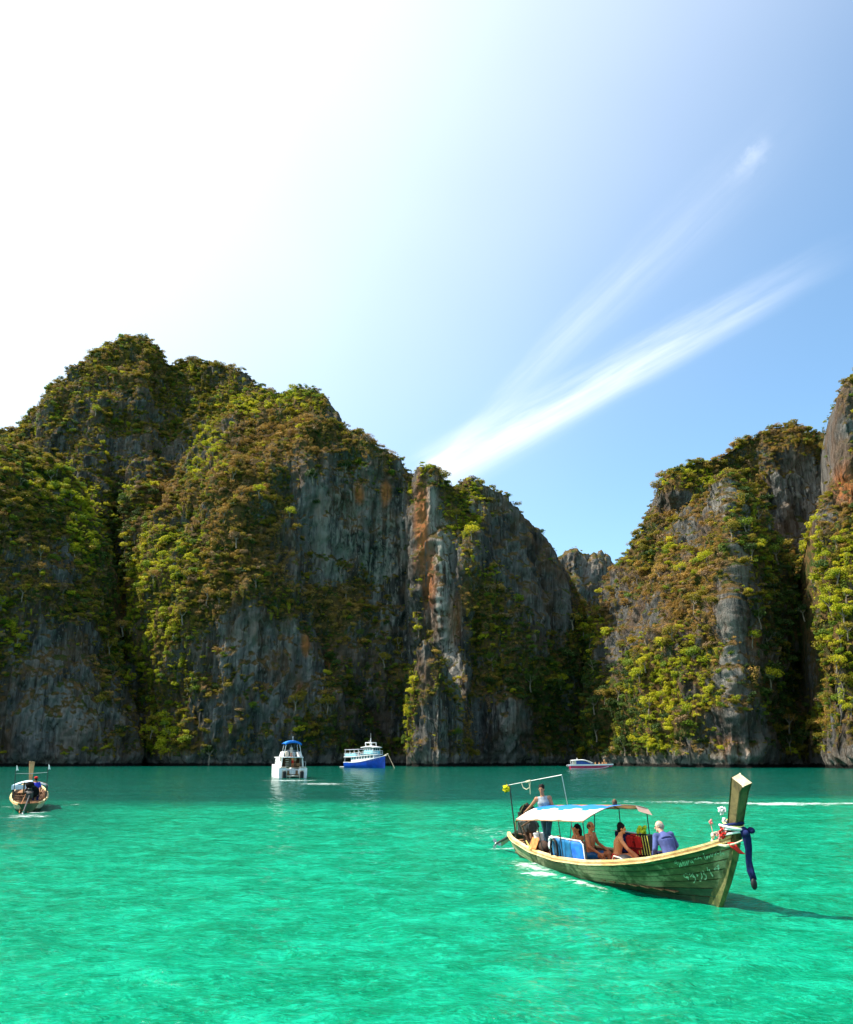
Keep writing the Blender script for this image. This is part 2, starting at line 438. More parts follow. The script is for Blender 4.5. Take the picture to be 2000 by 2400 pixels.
def rock_material():
    t = NT('limestone'); pos = t.pos()
    geo = t.n('ShaderNodeNewGeometry')
    sz = t.n('ShaderNodeSeparateXYZ'); t.L.new(geo.outputs['Normal'], sz.inputs[0])
    sp = t.n('ShaderNodeSeparateXYZ'); t.L.new(pos, sp.inputs[0])
    v = t.scalevec(pos, (1, 1, .10))
    s1 = t.noise(v, .16, 6, .62, .5)
    s2 = t.noise(v, .5, 5, .6, .3)
    s3 = t.noise(t.scalevec(pos, (1, 1, .04)), .9, 4, .65, .2)
    n1 = t.noise(pos, .06, 5, .6)
    n2 = t.noise(pos, .45, 6, .7, .3)
    c = t.mix(t.ramp(s1, .36, .60), (.034, .035, .033), (.190, .185, .172))
    c = t.mix(t.math('MULTIPLY', t.ramp(s2, .45, .58), .60), c, (.075, .070, .060))
    c = t.mix(t.math('MULTIPLY', t.ramp(s3, .56, .66), .60), c, (.36, .34, .30))
    c = t.mix(t.math('MULTIPLY', t.ramp(s3, .42, .30), .8), c, (.012, .014, .016))
    c = t.mix(t.math('MULTIPLY', t.ramp(n1, .44, .62), .55), c, (.17, .095, .048))
    c = t.mix(t.math('MULTIPLY', t.ramp(n2, .52, .74), .35), c, (.035, .055, .030))
    pale = t.attr('pale'); orange = t.attr('orange')
    c = t.mix(t.math('MULTIPLY', pale, t.ramp(t.math('ADD', s1, t.math('MULTIPLY', s3, .8)), .76, .98)), c, (.46, .42, .36))
    c = t.mix(t.math('MULTIPLY', orange, t.ramp(t.math('ADD', s2, s3), .70, .98)), c, (.46, .17, .055))
    # soil, dry grass and creepers on the ledges and wherever plants have a hold
    soil = t.mix(t.ramp(t.noise(pos, .35, 6, .75), .40, .60), (.070, .062, .018), (.200, .115, .040))
    soil = t.mix(t.ramp(t.noise(pos, .16, 5, .7), .50, .62), soil, (.060, .085, .014))
    led = t.math('ADD', t.math('MULTIPLY', sz.outputs[2], 1.0), t.math('MULTIPLY', t.math('SUBTRACT', n2, .5), 1.2))
    cov = t.math('MAXIMUM', t.ramp(led, .25, .6), t.ramp(t.math('ADD', t.attr('veg'), t.math('MULTIPLY', t.math('SUBTRACT', n2, .5), 1.6)), .45, .75))
    c = t.mix(cov, c, soil)
    # tide mark: the wet undercut foot of the cliff
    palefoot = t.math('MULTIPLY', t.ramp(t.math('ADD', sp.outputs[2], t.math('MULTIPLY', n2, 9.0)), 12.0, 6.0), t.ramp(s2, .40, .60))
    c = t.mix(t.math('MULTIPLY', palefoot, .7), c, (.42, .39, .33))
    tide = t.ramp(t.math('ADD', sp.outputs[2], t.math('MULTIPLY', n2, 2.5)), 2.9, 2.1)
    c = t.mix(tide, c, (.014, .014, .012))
    b1 = t.noise(t.scalevec(pos, (1, 1, .32)), .55, 10, .74, .5)
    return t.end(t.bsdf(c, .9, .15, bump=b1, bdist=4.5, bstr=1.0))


ROCK = rock_material()
CLIFFS = {}


def cliff(name, label, top, base, lean, prof=1.5, amp=1.0, bumps=(), flute=1.0, cols=None, rows=None, seed=0.0, rough_top=1.0, veg_bias=0.0, back=(6, 18, 45, 90, 160)):
    sx, ex = [], []
    for (x, y) in top:
        d = pix_dir(x, y); sx.append(d.x / d.y); ex.append(d.z / d.y)
    o = np.argsort(sx); sx = np.array(sx)[o]; ex = np.array(ex)[o]

    def bs(l):
        xs = []
        for (x, v) in l:
            d = pix_dir(x, 1570); xs.append(d.x / d.y)
        return np.array(xs), np.array([v for _, v in l], float)
    bx, bv = bs(base); lx, lv = bs(lean)
    Dm = float(np.mean(bv))
    step = .00125
    nc = cols or int((sx[-1] - sx[0]) / step) + 2
    s = np.linspace(sx[0], sx[-1], nc)
    e = np.interp(s, sx, ex)
    e = e + rough_top * (.0045 * fbm(s * 60, 0 * s + seed, 0 * s + .5, 3) + .003 * fbm(s * 260, 0 * s + seed, 0 * s + 1.5, 2))
    D = np.interp(s, bx, bv); Ln = np.interp(s, lx, lv)
    nr = rows or int(max(e) / (step * 1.0)) + 2
    v = np.linspace(0, 1, nr)[:, None]
    Yt = D + Ln
    Ztop = EYE + e * Yt
    Y = D + Ln * v ** prof
    Z = -4 + v * (Ztop + 4)
    X = s * Y
    # local forms
    px, py = to_px(X, Y, Z)
    for (bxx, byy, rx, ry, a) in bumps:
        g = np.exp(-((px - bxx) / rx) ** 2 - ((py - byy) / ry) ** 2)
        Y = Y - a * g
    X = s * Y
    # over the crest and down the far side
    bk = []
    for k, b in enumerate(back):
        bk.append(np.stack([X[-1] + s * b * .4, Y[-1] + b, Z[-1] - .004 * b * b - (0 if k < 1 else 0.15 * b)], -1))
    P = np.concatenate([np.stack([X, Y, Z + 0 * X], -1), np.stack(bk, 0)], 0)
    du = np.gradient(P, axis=1); dv = np.gradient(P, axis=0)
    N = np.cross(du, dv); N /= np.linalg.norm(N, axis=-1, keepdims=True) + 1e-9
    x, y, z = P[..., 0] + seed * 37, P[..., 1] + seed * 91, P[..., 2]
    wx = 6 * fbm(x / 30, y / 30, z / 30, 2); wy = 6 * fbm(x / 30 + 9, y / 30, z / 30, 2)
    big = 15 * fbm(x / 85, y / 85, z / 120, 3)
    rib = 5.2 * ridged((x + wx) / 30, (y + wy) / 30, z / 130, 2) * flute
    fl = 3.0 * ridged((x + wx) / 10, (y + wy) / 10, z / 38, 4) * flute
    led = 3.2 * fbm((x + wx) / 15, (y + wy) / 15, z / 15, 3)
    mid = 5.2 * fbm(x / 15, y / 15, z / 18, 4)
    fine = 2.0 * fbm(x / 3.8, y / 3.8, z / 5.5, 3) + 1.7 * ridged(x / 4.6, y / 4.6, z / 13, 3)
    foot = np.clip(z / 10, 0, 1)
    disp = amp * (big + rib - 2.6 * flute + led + mid) * (.30 + .70 * foot) + amp * (fl - 1.2 * flute) * 1.1 + fine - .8
    # the sea has cut a notch into the foot
    disp = disp - 2.2 * np.exp(-((z - 1.0) / 2.0) ** 2)
    nrows = P.shape[0]
    damp = np.ones(nrows); m = nr
    damp[m - int(m * .05):m] = np.linspace(1, .55, int(m * .05)); damp[m:] = .55
    P = P + N * (disp * damp[:, None])[..., None]
    px, py = to_px(P[..., 0], P[..., 1], P[..., 2])
    du = np.gradient(P, axis=1); dv = np.gradient(P, axis=0)
    N = np.cross(du, dv); A = np.linalg.norm(N, axis=-1, keepdims=True) + 1e-9; N = N / A
    w1 = 26 * fbm(px / 60, py / 60, seed + 0 * px, 3); w2 = 26 * fbm(px / 60 + 7, py / 60, seed + 0 * px, 3)
    x, y, z = P[..., 0], P[..., 1], P[..., 2]
    vn = fbm(x / 26 + 5, y / 26, z / 32, 4)
    rocky = blobs(px, py, ROCKY, w1, w2)
    veg = .78 + veg_bias + .9 * vn + .5 * np.clip(N[..., 2], -.3, .7) - .82 * rocky
    veg = np.where(z < 4, -1, veg)
    info = dict(px=px, py=py, N=N, P=P, A=A[..., 0], veg=veg, nr=nr, w1=w1, w2=w2, name=name)
    me = grid_mesh(name, P, [ROCK])
    add_attr(me, 'veg', np.clip(veg, 0, 1)); st = (1 + .0 * px)
    ww1, ww2 = w1 * .25, w2 * .6
    add_attr(me, 'pale', np.clip(blobs(px, py, PALE, ww1, ww2), 0, 1))
    add_attr(me, 'orange', np.clip(blobs(px, py, ORANGE, ww1, ww2), 0, 1))
    o = link(name, me); tag(o, label, kind='structure')
    CLIFFS.setdefault(label, []).append(info)
    return info


peak = cliff('mountain', 'tall green and grey peak rising behind the bay',
     [(-420, 1050), (-200, 960), (-60, 905), (0, 885), (30, 872), (75, 865), (90, 848), (105, 812), (130, 803), (160, 796), (180, 765), (205, 742), (225, 715), (240, 708), (265, 697), (300, 706), (330, 730), (345, 746),
      (372, 742), (400, 736), (440, 742), (478, 756), (500, 760), (515, 768), (530, 790), (548, 806), (600, 803), (640, 804), (670, 822), (690, 850), (700, 885), (760, 930), (860, 1050)],
     [(-420, 430), (0, 430), (300, 460), (560, 455), (860, 460)], [(-420, 150), (60, 170), (300, 160), (500, 120), (860, 100)], prof=1.1, amp=1.15, seed=1.0,
     bumps=[(240, 1150, 40, 200, -30), (120, 830, 30, 60, 14), (300, 760, 60, 60, 10)])
left_buttress = cliff('cliff', 'rounded left buttress with a grey lower wall and green crown',
     [(-500, 800), (-300, 860), (-120, 900), (-40, 915), (0, 925), (40, 930), (75, 940), (110, 968), (150, 1008), (180, 1058), (205, 1110), (220, 1160), (230, 1230), (240, 1275), (262, 1330), (280, 1390), (288, 1440), (291, 1500), (293, 1568)],
     [(-500, 330), (-200, 345), (0, 372), (150, 378), (240, 384), (285, 396), (300, 412)], [(-500, 60), (0, 74), (110, 60), (200, 36), (300, 8)], prof=2.0, amp=.85, seed=2.0,
     bumps=[(60, 1200, 60, 90, 8)])
bluff = cliff('cliff', 'great central bluff with a dark hanging wall and rust coloured scrub',
     [(255, 1568), (258, 1480), (262, 1400), (264, 1330), (268, 1230), (280, 1165), (300, 1120), (330, 1050), (355, 1005), (385, 950), (410, 905), (440, 862), (480, 835), (520, 815), (560, 806), (600, 806), (640, 808), (668, 826), (688, 850), (698, 872),
      (740, 893), (790, 922), (820, 950), (845, 985), (862, 1010), (880, 1100), (900, 1230), (930, 1400), (950, 1568)],
     [(255, 425), (300, 405), (380, 391), (480, 385), (600, 392), (700, 401), (800, 411), (860, 416), (950, 424)], [(255, 26), (330, 75), (480, 86), (640, 40), (740, 16), (840, 10), (950, 4)], prof=2.2, amp=1.0, seed=3.0,
     bumps=[(350, 1300, 60, 250, 10), (480, 1000, 50, 200, 10), (720, 1130, 110, 170, -12), (560, 1200, 80, 120, 5), (640, 1450, 120, 90, 4), (430, 1500, 40, 60, 4), (300, 1400, 30, 200, -8)])
pillar = cliff('cliff', 'pale streaked rock pillar crowned with scrub beside the central bluff',
     [(838, 1568), (845, 1300), (846, 1100), (847, 1000), (850, 972), (870, 956), (890, 962), (905, 982), (935, 1000), (950, 1012), (965, 1040), (990, 1090), (1010, 1140), (1022, 1200), (1028, 1300), (1040, 1400), (1060, 1568)],
     [(838, 414), (860, 400), (900, 395), (960, 392), (1060, 408)], [(838, 10), (900, 16), (960, 20), (1060, 12)], prof=2.0, amp=.62, seed=4.0,
     bumps=[(985, 1130, 40, 70, 9), (905, 1200, 14, 120, 5), (872, 1470, 40, 140, -22), (960, 1420, 30, 80, 7), (1000, 1300, 30, 80, -3)], flute=1.2)
needle = cliff('cliff', 'small leaning rock needle standing at the foot of the pale pillar',
     [(833, 1570), (838, 1490), (843, 1430), (847, 1380), (853, 1335), (862, 1315), (872, 1312), (882, 1328), (896, 1345), (915, 1362), (930, 1395), (942, 1400), (952, 1430), (962, 1480), (968, 1570)],
     [(833, 366), (850, 356), (900, 350), (968, 366)], [(833, 4), (968, 8)], prof=2.0, amp=.26, seed=5.0, back=(4, 9, 16, 24))
ridge = cliff('cliff', 'dark bare ridge sloping down to the notch in the skyline',
     [(900, 1100), (930, 1010), (955, 992), (975, 988), (1000, 994), (1025, 1012), (1050, 1036), (1080, 1068), (1110, 1100), (1140, 1142), (1162, 1180), (1180, 1222), (1195, 1262), (1205, 1300), (1240, 1340), (1290, 1400), (1330, 1470), (1345, 1568)],
     [(900, 404), (1000, 396), (1100, 404), (1180, 420), (1250, 432), (1345, 440)], [(900, 26), (1000, 22), (1120, 14), (1345, 10)], prof=1.8, amp=.8, seed=6.0,
     bumps=[(1040, 1500, 40, 100, 6), (1120, 1500, 60, 80, 3)])
far_hill = cliff('mountain', 'small bare hilltop far behind the notch in the skyline',
     [(1100, 1165), (1130, 1152), (1155, 1143), (1170, 1137), (1192, 1134), (1230, 1133), (1248, 1142), (1256, 1155), (1270, 1172), (1290, 1210), (1320, 1260)],
     [(1100, 800), (1320, 800)], [(1100, 40), (1320, 40)], prof=1.5, amp=1.4, seed=7.0, veg_bias=-.35)
right_back = cliff('mountain', 'flat topped right hand mountain with a grey upper wall',
     [(1250, 1200), (1280, 1168), (1310, 1132), (1335, 1100), (1342, 1075), (1346, 1045), (1352, 1010), (1372, 978), (1400, 958), (1430, 944), (1460, 940), (1490, 926), (1515, 908), (1540, 896), (1580, 886), (1610, 884), (1640, 883), (1668, 890), (1700, 903), (1760, 905), (1900, 905)],
     [(1250, 410), (1340, 385), (1450, 372), (1600, 382), (1760, 380), (1900, 380)], [(1250, 40), (1400, 34), (1600, 26), (1900, 30)], prof=2.0, amp=.95, seed=8.0, bumps=[(1380, 1045, 45, 22, -9), (1650, 1050, 60, 90, -5)])
right_front = cliff('cliff', 'sunlit right hand buttress thick with yellow green scrub',
     [(1195, 1568), (1200, 1400), (1200, 1310), (1225, 1262), (1260, 1215), (1300, 1180), (1345, 1122), (1375, 1080), (1420, 1040), (1455, 1008), (1480, 990), (1503, 984), (1520, 1000), (1545, 1020), (1562, 1060), (1582, 1120), (1600, 1180), (1620, 1240), (1640, 1300), (1660, 1370), (1680, 1440), (1700, 1500), (1740, 1573)],
     [(1195, 402), (1260, 380), (1330, 352), (1400, 326), (1480, 312), (1540, 308), (1600, 326), (1740, 350)], [(1195, 36), (1300, 62), (1400, 72), (1500, 62), (1600, 30), (1740, 6)], prof=1.5, amp=.9, seed=9.0,
     bumps=[(1500, 1250, 22, 250, 7), (1530, 1130, 16, 60, 5), (1380, 1400, 50, 120, 7), (1300, 1500, 30, 100, -8), (1620, 1430, 40, 150, -6)])
tower = cliff('cliff', 'sheer grey and ochre tower at the right edge of the bay',
     [(1640, 1200), (1672, 1100), (1708, 1000), (1722, 960), (1724, 905), (1722, 870), (1721, 845), (1724, 815), (1734, 796), (1746, 782), (1762, 770), (1800, 745), (1900, 700), (2050, 720), (2300, 800)],
     [(1640, 372), (1700, 352), (1750, 345), (2300, 300)], [(1640, 10), (1750, 14), (2300, 60)], prof=1.6, amp=.45, seed=10.0, bumps=[(1745, 1000, 40, 40, -3)], veg_bias=-.1)
right_spur = cliff('cliff', 'low sunny spur at the right edge covered in fresh green trees',
     [(1672, 1573), (1682, 1500), (1690, 1430), (1692, 1350), (1700, 1290), (1690, 1230), (1672, 1160), (1665, 1110), (1672, 1065), (1692, 1030), (1712, 1005), (1740, 992), (1800, 980), (1950, 960), (2100, 1000), (2300, 1000)],
     [(1660, 312), (1700, 292), (1750, 276), (2300, 240)], [(1660, 18), (1750, 30), (2300, 30)], prof=1.6, amp=.5, seed=11.0, veg_bias=.12)
MASSES = [peak, left_buttress, bluff, pillar, needle, ridge, far_hill, right_back, right_front, tower, right_spur]

# ------------------------------------------------------------------ plants on the cliffs
def leaf_material(name, a, b, c, trans=.42):
    """Foliage in three tones, each plant tending to one of them, each leaf clump a little different."""
    t = NT(name)
    rnd = t.n('ShaderNodeObjectInfo').outputs['Random']
    isl = t.n('ShaderNodeNewGeometry').outputs['Random Per Island']
    v = t.math('ADD', t.math('MULTIPLY', rnd, .7), t.math('MULTIPLY', isl, .45))
    col = t.mix(t.ramp(v, .1, .6, False), a, b)
    col = t.mix(t.ramp(v, .6, 1.1, False), col, c)
    d = t.bsdf(col, .62, .22)
    tr = t.n('ShaderNodeBsdfTranslucent'); t.set(tr.inputs['Color'], t.mix(.5, col, (.55, .62, .02), 'MULTIPLY') if False else col)
    mx = t.n('ShaderNodeMixShader'); mx.inputs[0].default_value = trans
    t.L.new(d, mx.inputs[1]); t.L.new(tr.outputs[0], mx.inputs[2])
    return t.end(mx.outputs[0])


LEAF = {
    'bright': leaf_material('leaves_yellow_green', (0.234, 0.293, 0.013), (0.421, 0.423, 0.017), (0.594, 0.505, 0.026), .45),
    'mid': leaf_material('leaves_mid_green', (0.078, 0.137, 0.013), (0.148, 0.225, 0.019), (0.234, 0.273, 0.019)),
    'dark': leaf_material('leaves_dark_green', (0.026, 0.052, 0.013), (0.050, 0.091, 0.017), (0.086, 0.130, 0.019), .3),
    'olive': leaf_material('leaves_olive', (0.124, 0.121, 0.013), (0.233, 0.187, 0.017), (0.356, 0.255, 0.022)),
    'brown': leaf_material('leaves_dry_brown', (0.217, 0.127, 0.030), (0.353, 0.204, 0.042), (0.490, 0.319, 0.070), .3),
    'pink': leaf_material('leaves_dry_tan', (0.148, 0.094, 0.045), (0.262, 0.165, 0.080), (0.388, 0.264, 0.130), .2),
}
KINDS = list(LEAF)
BARK = simple('bark', (.20, .16, .12), .9, .1, .3, 2.0)


def crown_mesh(name, mat, seed, nclump=9, nleaf=34, leaf=.17, flat=.8, spread=.62, twig=False):
    """Leaf sized faces gathered in clumps over an uneven crown of radius about one."""
    r = np.random.default_rng(seed)
    V, F = [], []
    for k in range(nclump):
        d = r.normal(size=3); d /= np.linalg.norm(d); d[2] = abs(d[2]) * .9 - .12
        c = d * spread * r.uniform(.55, 1.0) * np.array([1, 1, flat]); cr = r.uniform(.26, .46)
        for q in range(nleaf):
            e = r.normal(size=3); e /= np.linalg.norm(e)
            p = c + e * cr * r.uniform(.65, 1.05) * np.array([1, 1, .75])
            n = e + r.normal(size=3) * .55 + np.array([0, 0, .5]); n /= np.linalg.norm(n)
            u = np.cross(n, r.normal(size=3)); u /= np.linalg.norm(u); w = np.cross(n, u)
            s = leaf * r.uniform(.6, 1.3); asp = r.uniform(.35, .7) if twig else r.uniform(.6, 1)
            i = len(V)
            V += [p - u * s * .5, p + w * s * asp * .5 + n * s * .12, p + u * s * .5, p - w * s * asp * .5 - n * s * .05]
            F.append((i, i + 1, i + 2, i + 3))
    me = bpy.data.meshes.new(name); me.from_pydata([tuple(v) for v in V], [], F); me.materials.append(mat)
    return me


def hanging_mesh(name, mat, seed, nleaf=230, leaf=.15):
    """A curtain of creeper: narrow, longer than wide, thinning downwards."""
    r = np.random.default_rng(seed); V, F = [], []
    for q in range(nleaf):
        h = r.uniform(0, 1) ** 1.2
        a = r.uniform(0, 2 * PI); rad = (.5 - .28 * h) * r.uniform(.5, 1)
        p = np.array([math.cos(a) * rad, math.sin(a) * rad, .5 - 2.0 * h])
        n = np.array([math.cos(a), math.sin(a), .5]) + r.normal(size=3) * .4; n /= np.linalg.norm(n)
        u = np.cross(n, r.normal(size=3)); u /= np.linalg.norm(u); w = np.cross(n, u); s = leaf * r.uniform(.6, 1.3)
        i = len(V); V += [p - u * s * .5, p + w * s * .4, p + u * s * .5, p - w * s * .4]; F.append((i, i + 1, i + 2, i + 3))
    me = bpy.data.meshes.new(name); me.from_pydata([tuple(v) for v in V], [], F); me.materials.append(mat)
    return me


# prototypes, kept in a collection of their own that is not part of the scene
PROTO = bpy.data.collections.new('plant_prototypes')
for ki, k in enumerate(KINDS):
    for j in range(3):
        if j < 2: me = crown_mesh('shrub_' + k, LEAF[k], 100 + ki * 10 + j, twig=k in ('brown', 'pink'))
        else: me = hanging_mesh('creeper_' + k, LEAF[k], 100 + ki * 10 + j)
        PROTO.objects.link(bpy.data.objects.new('p%d_%d' % (ki, j), me))


def instancer():
    ng = bpy.data.node_groups.new('scatter_plants', 'GeometryNodeTree')
    ng.interface.new_socket('Geometry', in_out='INPUT', socket_type='NodeSocketGeometry')
    ng.interface.new_socket('Geometry', in_out='OUTPUT', socket_type='NodeSocketGeometry')
    N, L = ng.nodes, ng.links
    gi, go = N.new('NodeGroupInput'), N.new('NodeGroupOutput')
    ci = N.new('GeometryNodeCollectionInfo'); ci.inputs['Collection'].default_value = PROTO
    ci.inputs['Separate Children'].default_value = True; ci.inputs['Reset Children'].default_value = True
    ip = N.new('GeometryNodeInstanceOnPoints'); ip.inputs['Pick Instance'].default_value = True

    def at(nm, ty):
        a = N.new('GeometryNodeInputNamedAttribute'); a.data_type = ty; a.inputs['Name'].default_value = nm; return a.outputs[0]
    L.new(gi.outputs[0], ip.inputs['Points']); L.new(ci.outputs[0], ip.inputs['Instance'])
    L.new(at('pick', 'INT'), ip.inputs['Instance Index']); L.new(at('rot', 'FLOAT_VECTOR'), ip.inputs['Rotation'])
    L.new(at('size', 'FLOAT_VECTOR'), ip.inputs['Scale']); L.new(ip.outputs[0], go.inputs[0])
    return ng


SCATTER = instancer()


def scatter_object(name, pts, pick, rot, size, label):
    me = bpy.data.meshes.new(name); me.vertices.add(len(pts)); me.vertices.foreach_set('co', pts.reshape(-1).astype(np.float32))
    a = me.attributes.new('pick', 'INT', 'POINT'); a.data.foreach_set('value', pick.astype(np.int32))
    for nm, v in (('rot', rot), ('size', size)):
        a = me.attributes.new(nm, 'FLOAT_VECTOR', 'POINT'); a.data.foreach_set('vector', v.reshape(-1).astype(np.float32))
    o = link(name, me); tag(o, label, kind='stuff')
    md = o.modifiers.new('scatter', 'NODES'); md.node_group = SCATTER
    return o


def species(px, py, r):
    """Which kind of plant goes where, dark ones weighted to paint valley shade: index into KINDS."""
    b = blobs(px, py, BRIGHT, 0, 0); n = blobs(px, py, BROWN, 0, 0); d = blobs(px, py, SHADEV, 0, 0)
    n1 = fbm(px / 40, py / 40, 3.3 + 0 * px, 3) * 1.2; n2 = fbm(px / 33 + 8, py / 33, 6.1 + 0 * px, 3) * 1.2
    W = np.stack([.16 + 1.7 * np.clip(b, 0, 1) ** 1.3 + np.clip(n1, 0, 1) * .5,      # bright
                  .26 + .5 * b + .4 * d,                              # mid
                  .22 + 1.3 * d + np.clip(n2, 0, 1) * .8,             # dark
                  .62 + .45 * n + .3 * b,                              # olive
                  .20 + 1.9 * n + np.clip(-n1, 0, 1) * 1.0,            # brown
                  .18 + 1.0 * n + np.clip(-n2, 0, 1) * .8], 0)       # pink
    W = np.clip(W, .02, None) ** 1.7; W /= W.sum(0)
    cs = np.cumsum(W, 0); u = r.uniform(size=px.shape)
    return (u[None] > cs).sum(0)


TREES = []
VEG_TOTAL = 0
for mi, inf in enumerate(MASSES):
    r = np.random.default_rng(500 + mi)
    P, N, A, veg = inf['P'], inf['N'], inf['A'], inf['veg']
    px, py, nr = inf['px'], inf['py'], inf['nr']
    inview = (px > -120) & (px < 1870) & (py > 600) & (py < 1580)
    rows = np.arange(P.shape[0])[:, None] + 0 * px
    ok = inview & (rows < nr + 2) & (P[..., 2] > 4.5)
    # the density of plants is even over the surface of the cliff, whatever way it faces
    w = np.clip((veg - .22) / .38, 0, 1) ** 1.2 * A * ok
    # plants stand back from faces turned away, which nobody sees
    dens = .62 if mi != 6 else .05
    # bushes spread as rows towards the top of each wall
    npl = r.poisson(np.clip(w * dens, 0, 3))
    idx = np.repeat(np.arange(npl.size), npl.reshape(-1))
    j = r.normal(size=(len(idx), 3)) * .55
    p = P.reshape(-1, 3)[idx] + j; n = N.reshape(-1, 3)[idx]
    ppx, ppy = px.reshape(-1)[idx], py.reshape(-1)[idx]
    vv = veg.reshape(-1)[idx]
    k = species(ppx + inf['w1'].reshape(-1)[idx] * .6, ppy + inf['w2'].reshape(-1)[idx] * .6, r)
    steep = n[:, 2] < .30
    form = np.where(steep & (r.uniform(size=len(idx)) < .30), 2, r.integers(0, 2, len(idx)))
    s = np.exp(r.normal(size=len(idx)) * .64) * (.62 + .42 * np.clip(vv - .4, 0, 1)) * (1.0 if mi != 6 else 1.6)
    s *= np.where(k == 4, .85, 1) * np.where(k == 5, .8, 1)
    if mi in (3, 4): s *= .8
    s = np.clip(s, .28, 4.0)
    p = p + n * (s * .38)[:, None]; p[:, 2] += s * .12
    rot = np.stack([r.normal(size=len(idx)) * .18, r.normal(size=len(idx)) * .18, r.uniform(0, 2 * PI, len(idx))], -1)
    size = np.stack([s * r.uniform(.85, 1.25, len(idx)), s * r.uniform(.85, 1.25, len(idx)), s * r.uniform(.65, 1.1, len(idx))], -1)
    # the largest plants become single trees
    big = (s > 1.8) & (form < 2) & (ppy < 1562) & (ppx > 4) & (ppx < 1746)
    # only where a ray from the camera would meet them: facing the lagoon
    vd = p - np.array([0, 0, EYE]); vd /= np.linalg.norm(vd, axis=1)[:, None]
    big &= (-(vd * n).sum(1) > .12)
    quota = [46, 30, 70, 16, 2, 12, 0, 24, 56, 8, 20][mi]
    cand = np.nonzero(big)[0]; cand = cand[np.argsort(-(s[cand] + .9 * (k[cand] == 0) + r.uniform(0, .5, len(cand))))]
    keep = np.ones(len(p), bool); chosen = []
    for q in cand:
        if len(chosen) >= quota: break
        if all((ppx[q] - ppx[c]) ** 2 + (ppy[q] - ppy[c]) ** 2 > 26 ** 2 for c in chosen):
            chosen.append(q); keep[q] = False
            TREES.append((mi, p[q].copy(), n[q].copy(), int(k[q]), float(s[q]), float(ppx[q]), float(ppy[q])))
    VEG_TOTAL += len(p)
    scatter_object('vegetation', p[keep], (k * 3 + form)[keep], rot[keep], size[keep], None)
print('plants', VEG_TOTAL)

# ------------------------------------------------------------------ single trees that stand out on the cliffs
def trunk_mesh(name, seed):
    """A leaning trunk that forks into limbs reaching into the crown, tapering all the way."""
    r = np.random.default_rng(seed); V, F = [], []

    def limb(p, q, r0, r1, n=6, bend=.1):
        p, q = np.array(p, float), np.array(q, float)
        m = (p + q) / 2 + r.normal(size=3) * bend
        ring0 = len(V)
        for k in range(4):
            t = k / 3; c = (1 - t) ** 2 * p + 2 * t * (1 - t) * m + t * t * q; rr = r0 + (r1 - r0) * t
            ax = q - p; ax /= np.linalg.norm(ax); u = np.cross(ax, [.3, .9, .2]); u /= np.linalg.norm(u); w = np.cross(ax, u)
            for j in range(n): V.append(tuple(c + rr * (u * math.cos(2 * PI * j / n) + w * math.sin(2 * PI * j / n))))
        for k in range(3):
            for j in range(n):
                a = ring0 + k * n + j; b = ring0 + k * n + (j + 1) % n; F.append((a, b, b + n, a + n))
        F.append(tuple(ring0 + 3 * n + j for j in range(n)))
    limb((0, 0, -1.35), (.05, .02, -.45), .085, .06)
    for k in range(5):
        a = 2 * PI * k / 5 + r.uniform(-.4, .4)
        limb((.05, .02, -.45), (.5 * math.cos(a), .5 * math.sin(a), r.uniform(-.05, .45)), .045, .012, 5)
    me = bpy.data.meshes.new(name); me.from_pydata(V, [], F); me.materials.append(BARK)
    return me


TRUNKS = [trunk_mesh('trunk', 40 + k) for k in range(3)]
CROWNS = {k: [crown_mesh('crown', LEAF[k], 900 + i * 10 + j, nclump=13, nleaf=40, leaf=.125, flat=.78, spread=.68, twig=k in ('brown', 'pink')) for j in range(2)] for i, k in enumerate(KINDS)}
PLACES = ['tallest peak', 'rounded left buttress', 'great central bluff', 'pale streaked pillar', 'small rock needle', 'dark bare ridge', 'far hilltop',
          'flat topped mountain', 'sunlit right buttress', 'sheer grey tower', 'low sunny spur']
LOOK = {'bright': 'yellow green', 'mid': 'fresh green', 'dark': 'dark green', 'olive': 'olive green', 'brown': 'dry rust brown', 'pink': 'bare tan'}
EXTENT = {}
for (mi, p, n, k, s, x, y) in TREES:
    a = EXTENT.setdefault(mi, [1e9, -1e9]); a[0] = min(a[0], x); a[1] = max(a[1], x)


def place_words(mi, x, y, z):
    lo, hi = max(0, EXTENT[mi][0]), min(1750, EXTENT[mi][1])
    f = (x - lo) / max(1, hi - lo); h = z / 150.0
    side = 'left side' if f < .33 else ('middle' if f < .67 else 'right side')
    zone = 'near the water' if y > 1490 else 'low' if y > 1360 else 'halfway up' if y > 1180 else 'high up' if y > 1000 else 'near the top'
    return zone, side


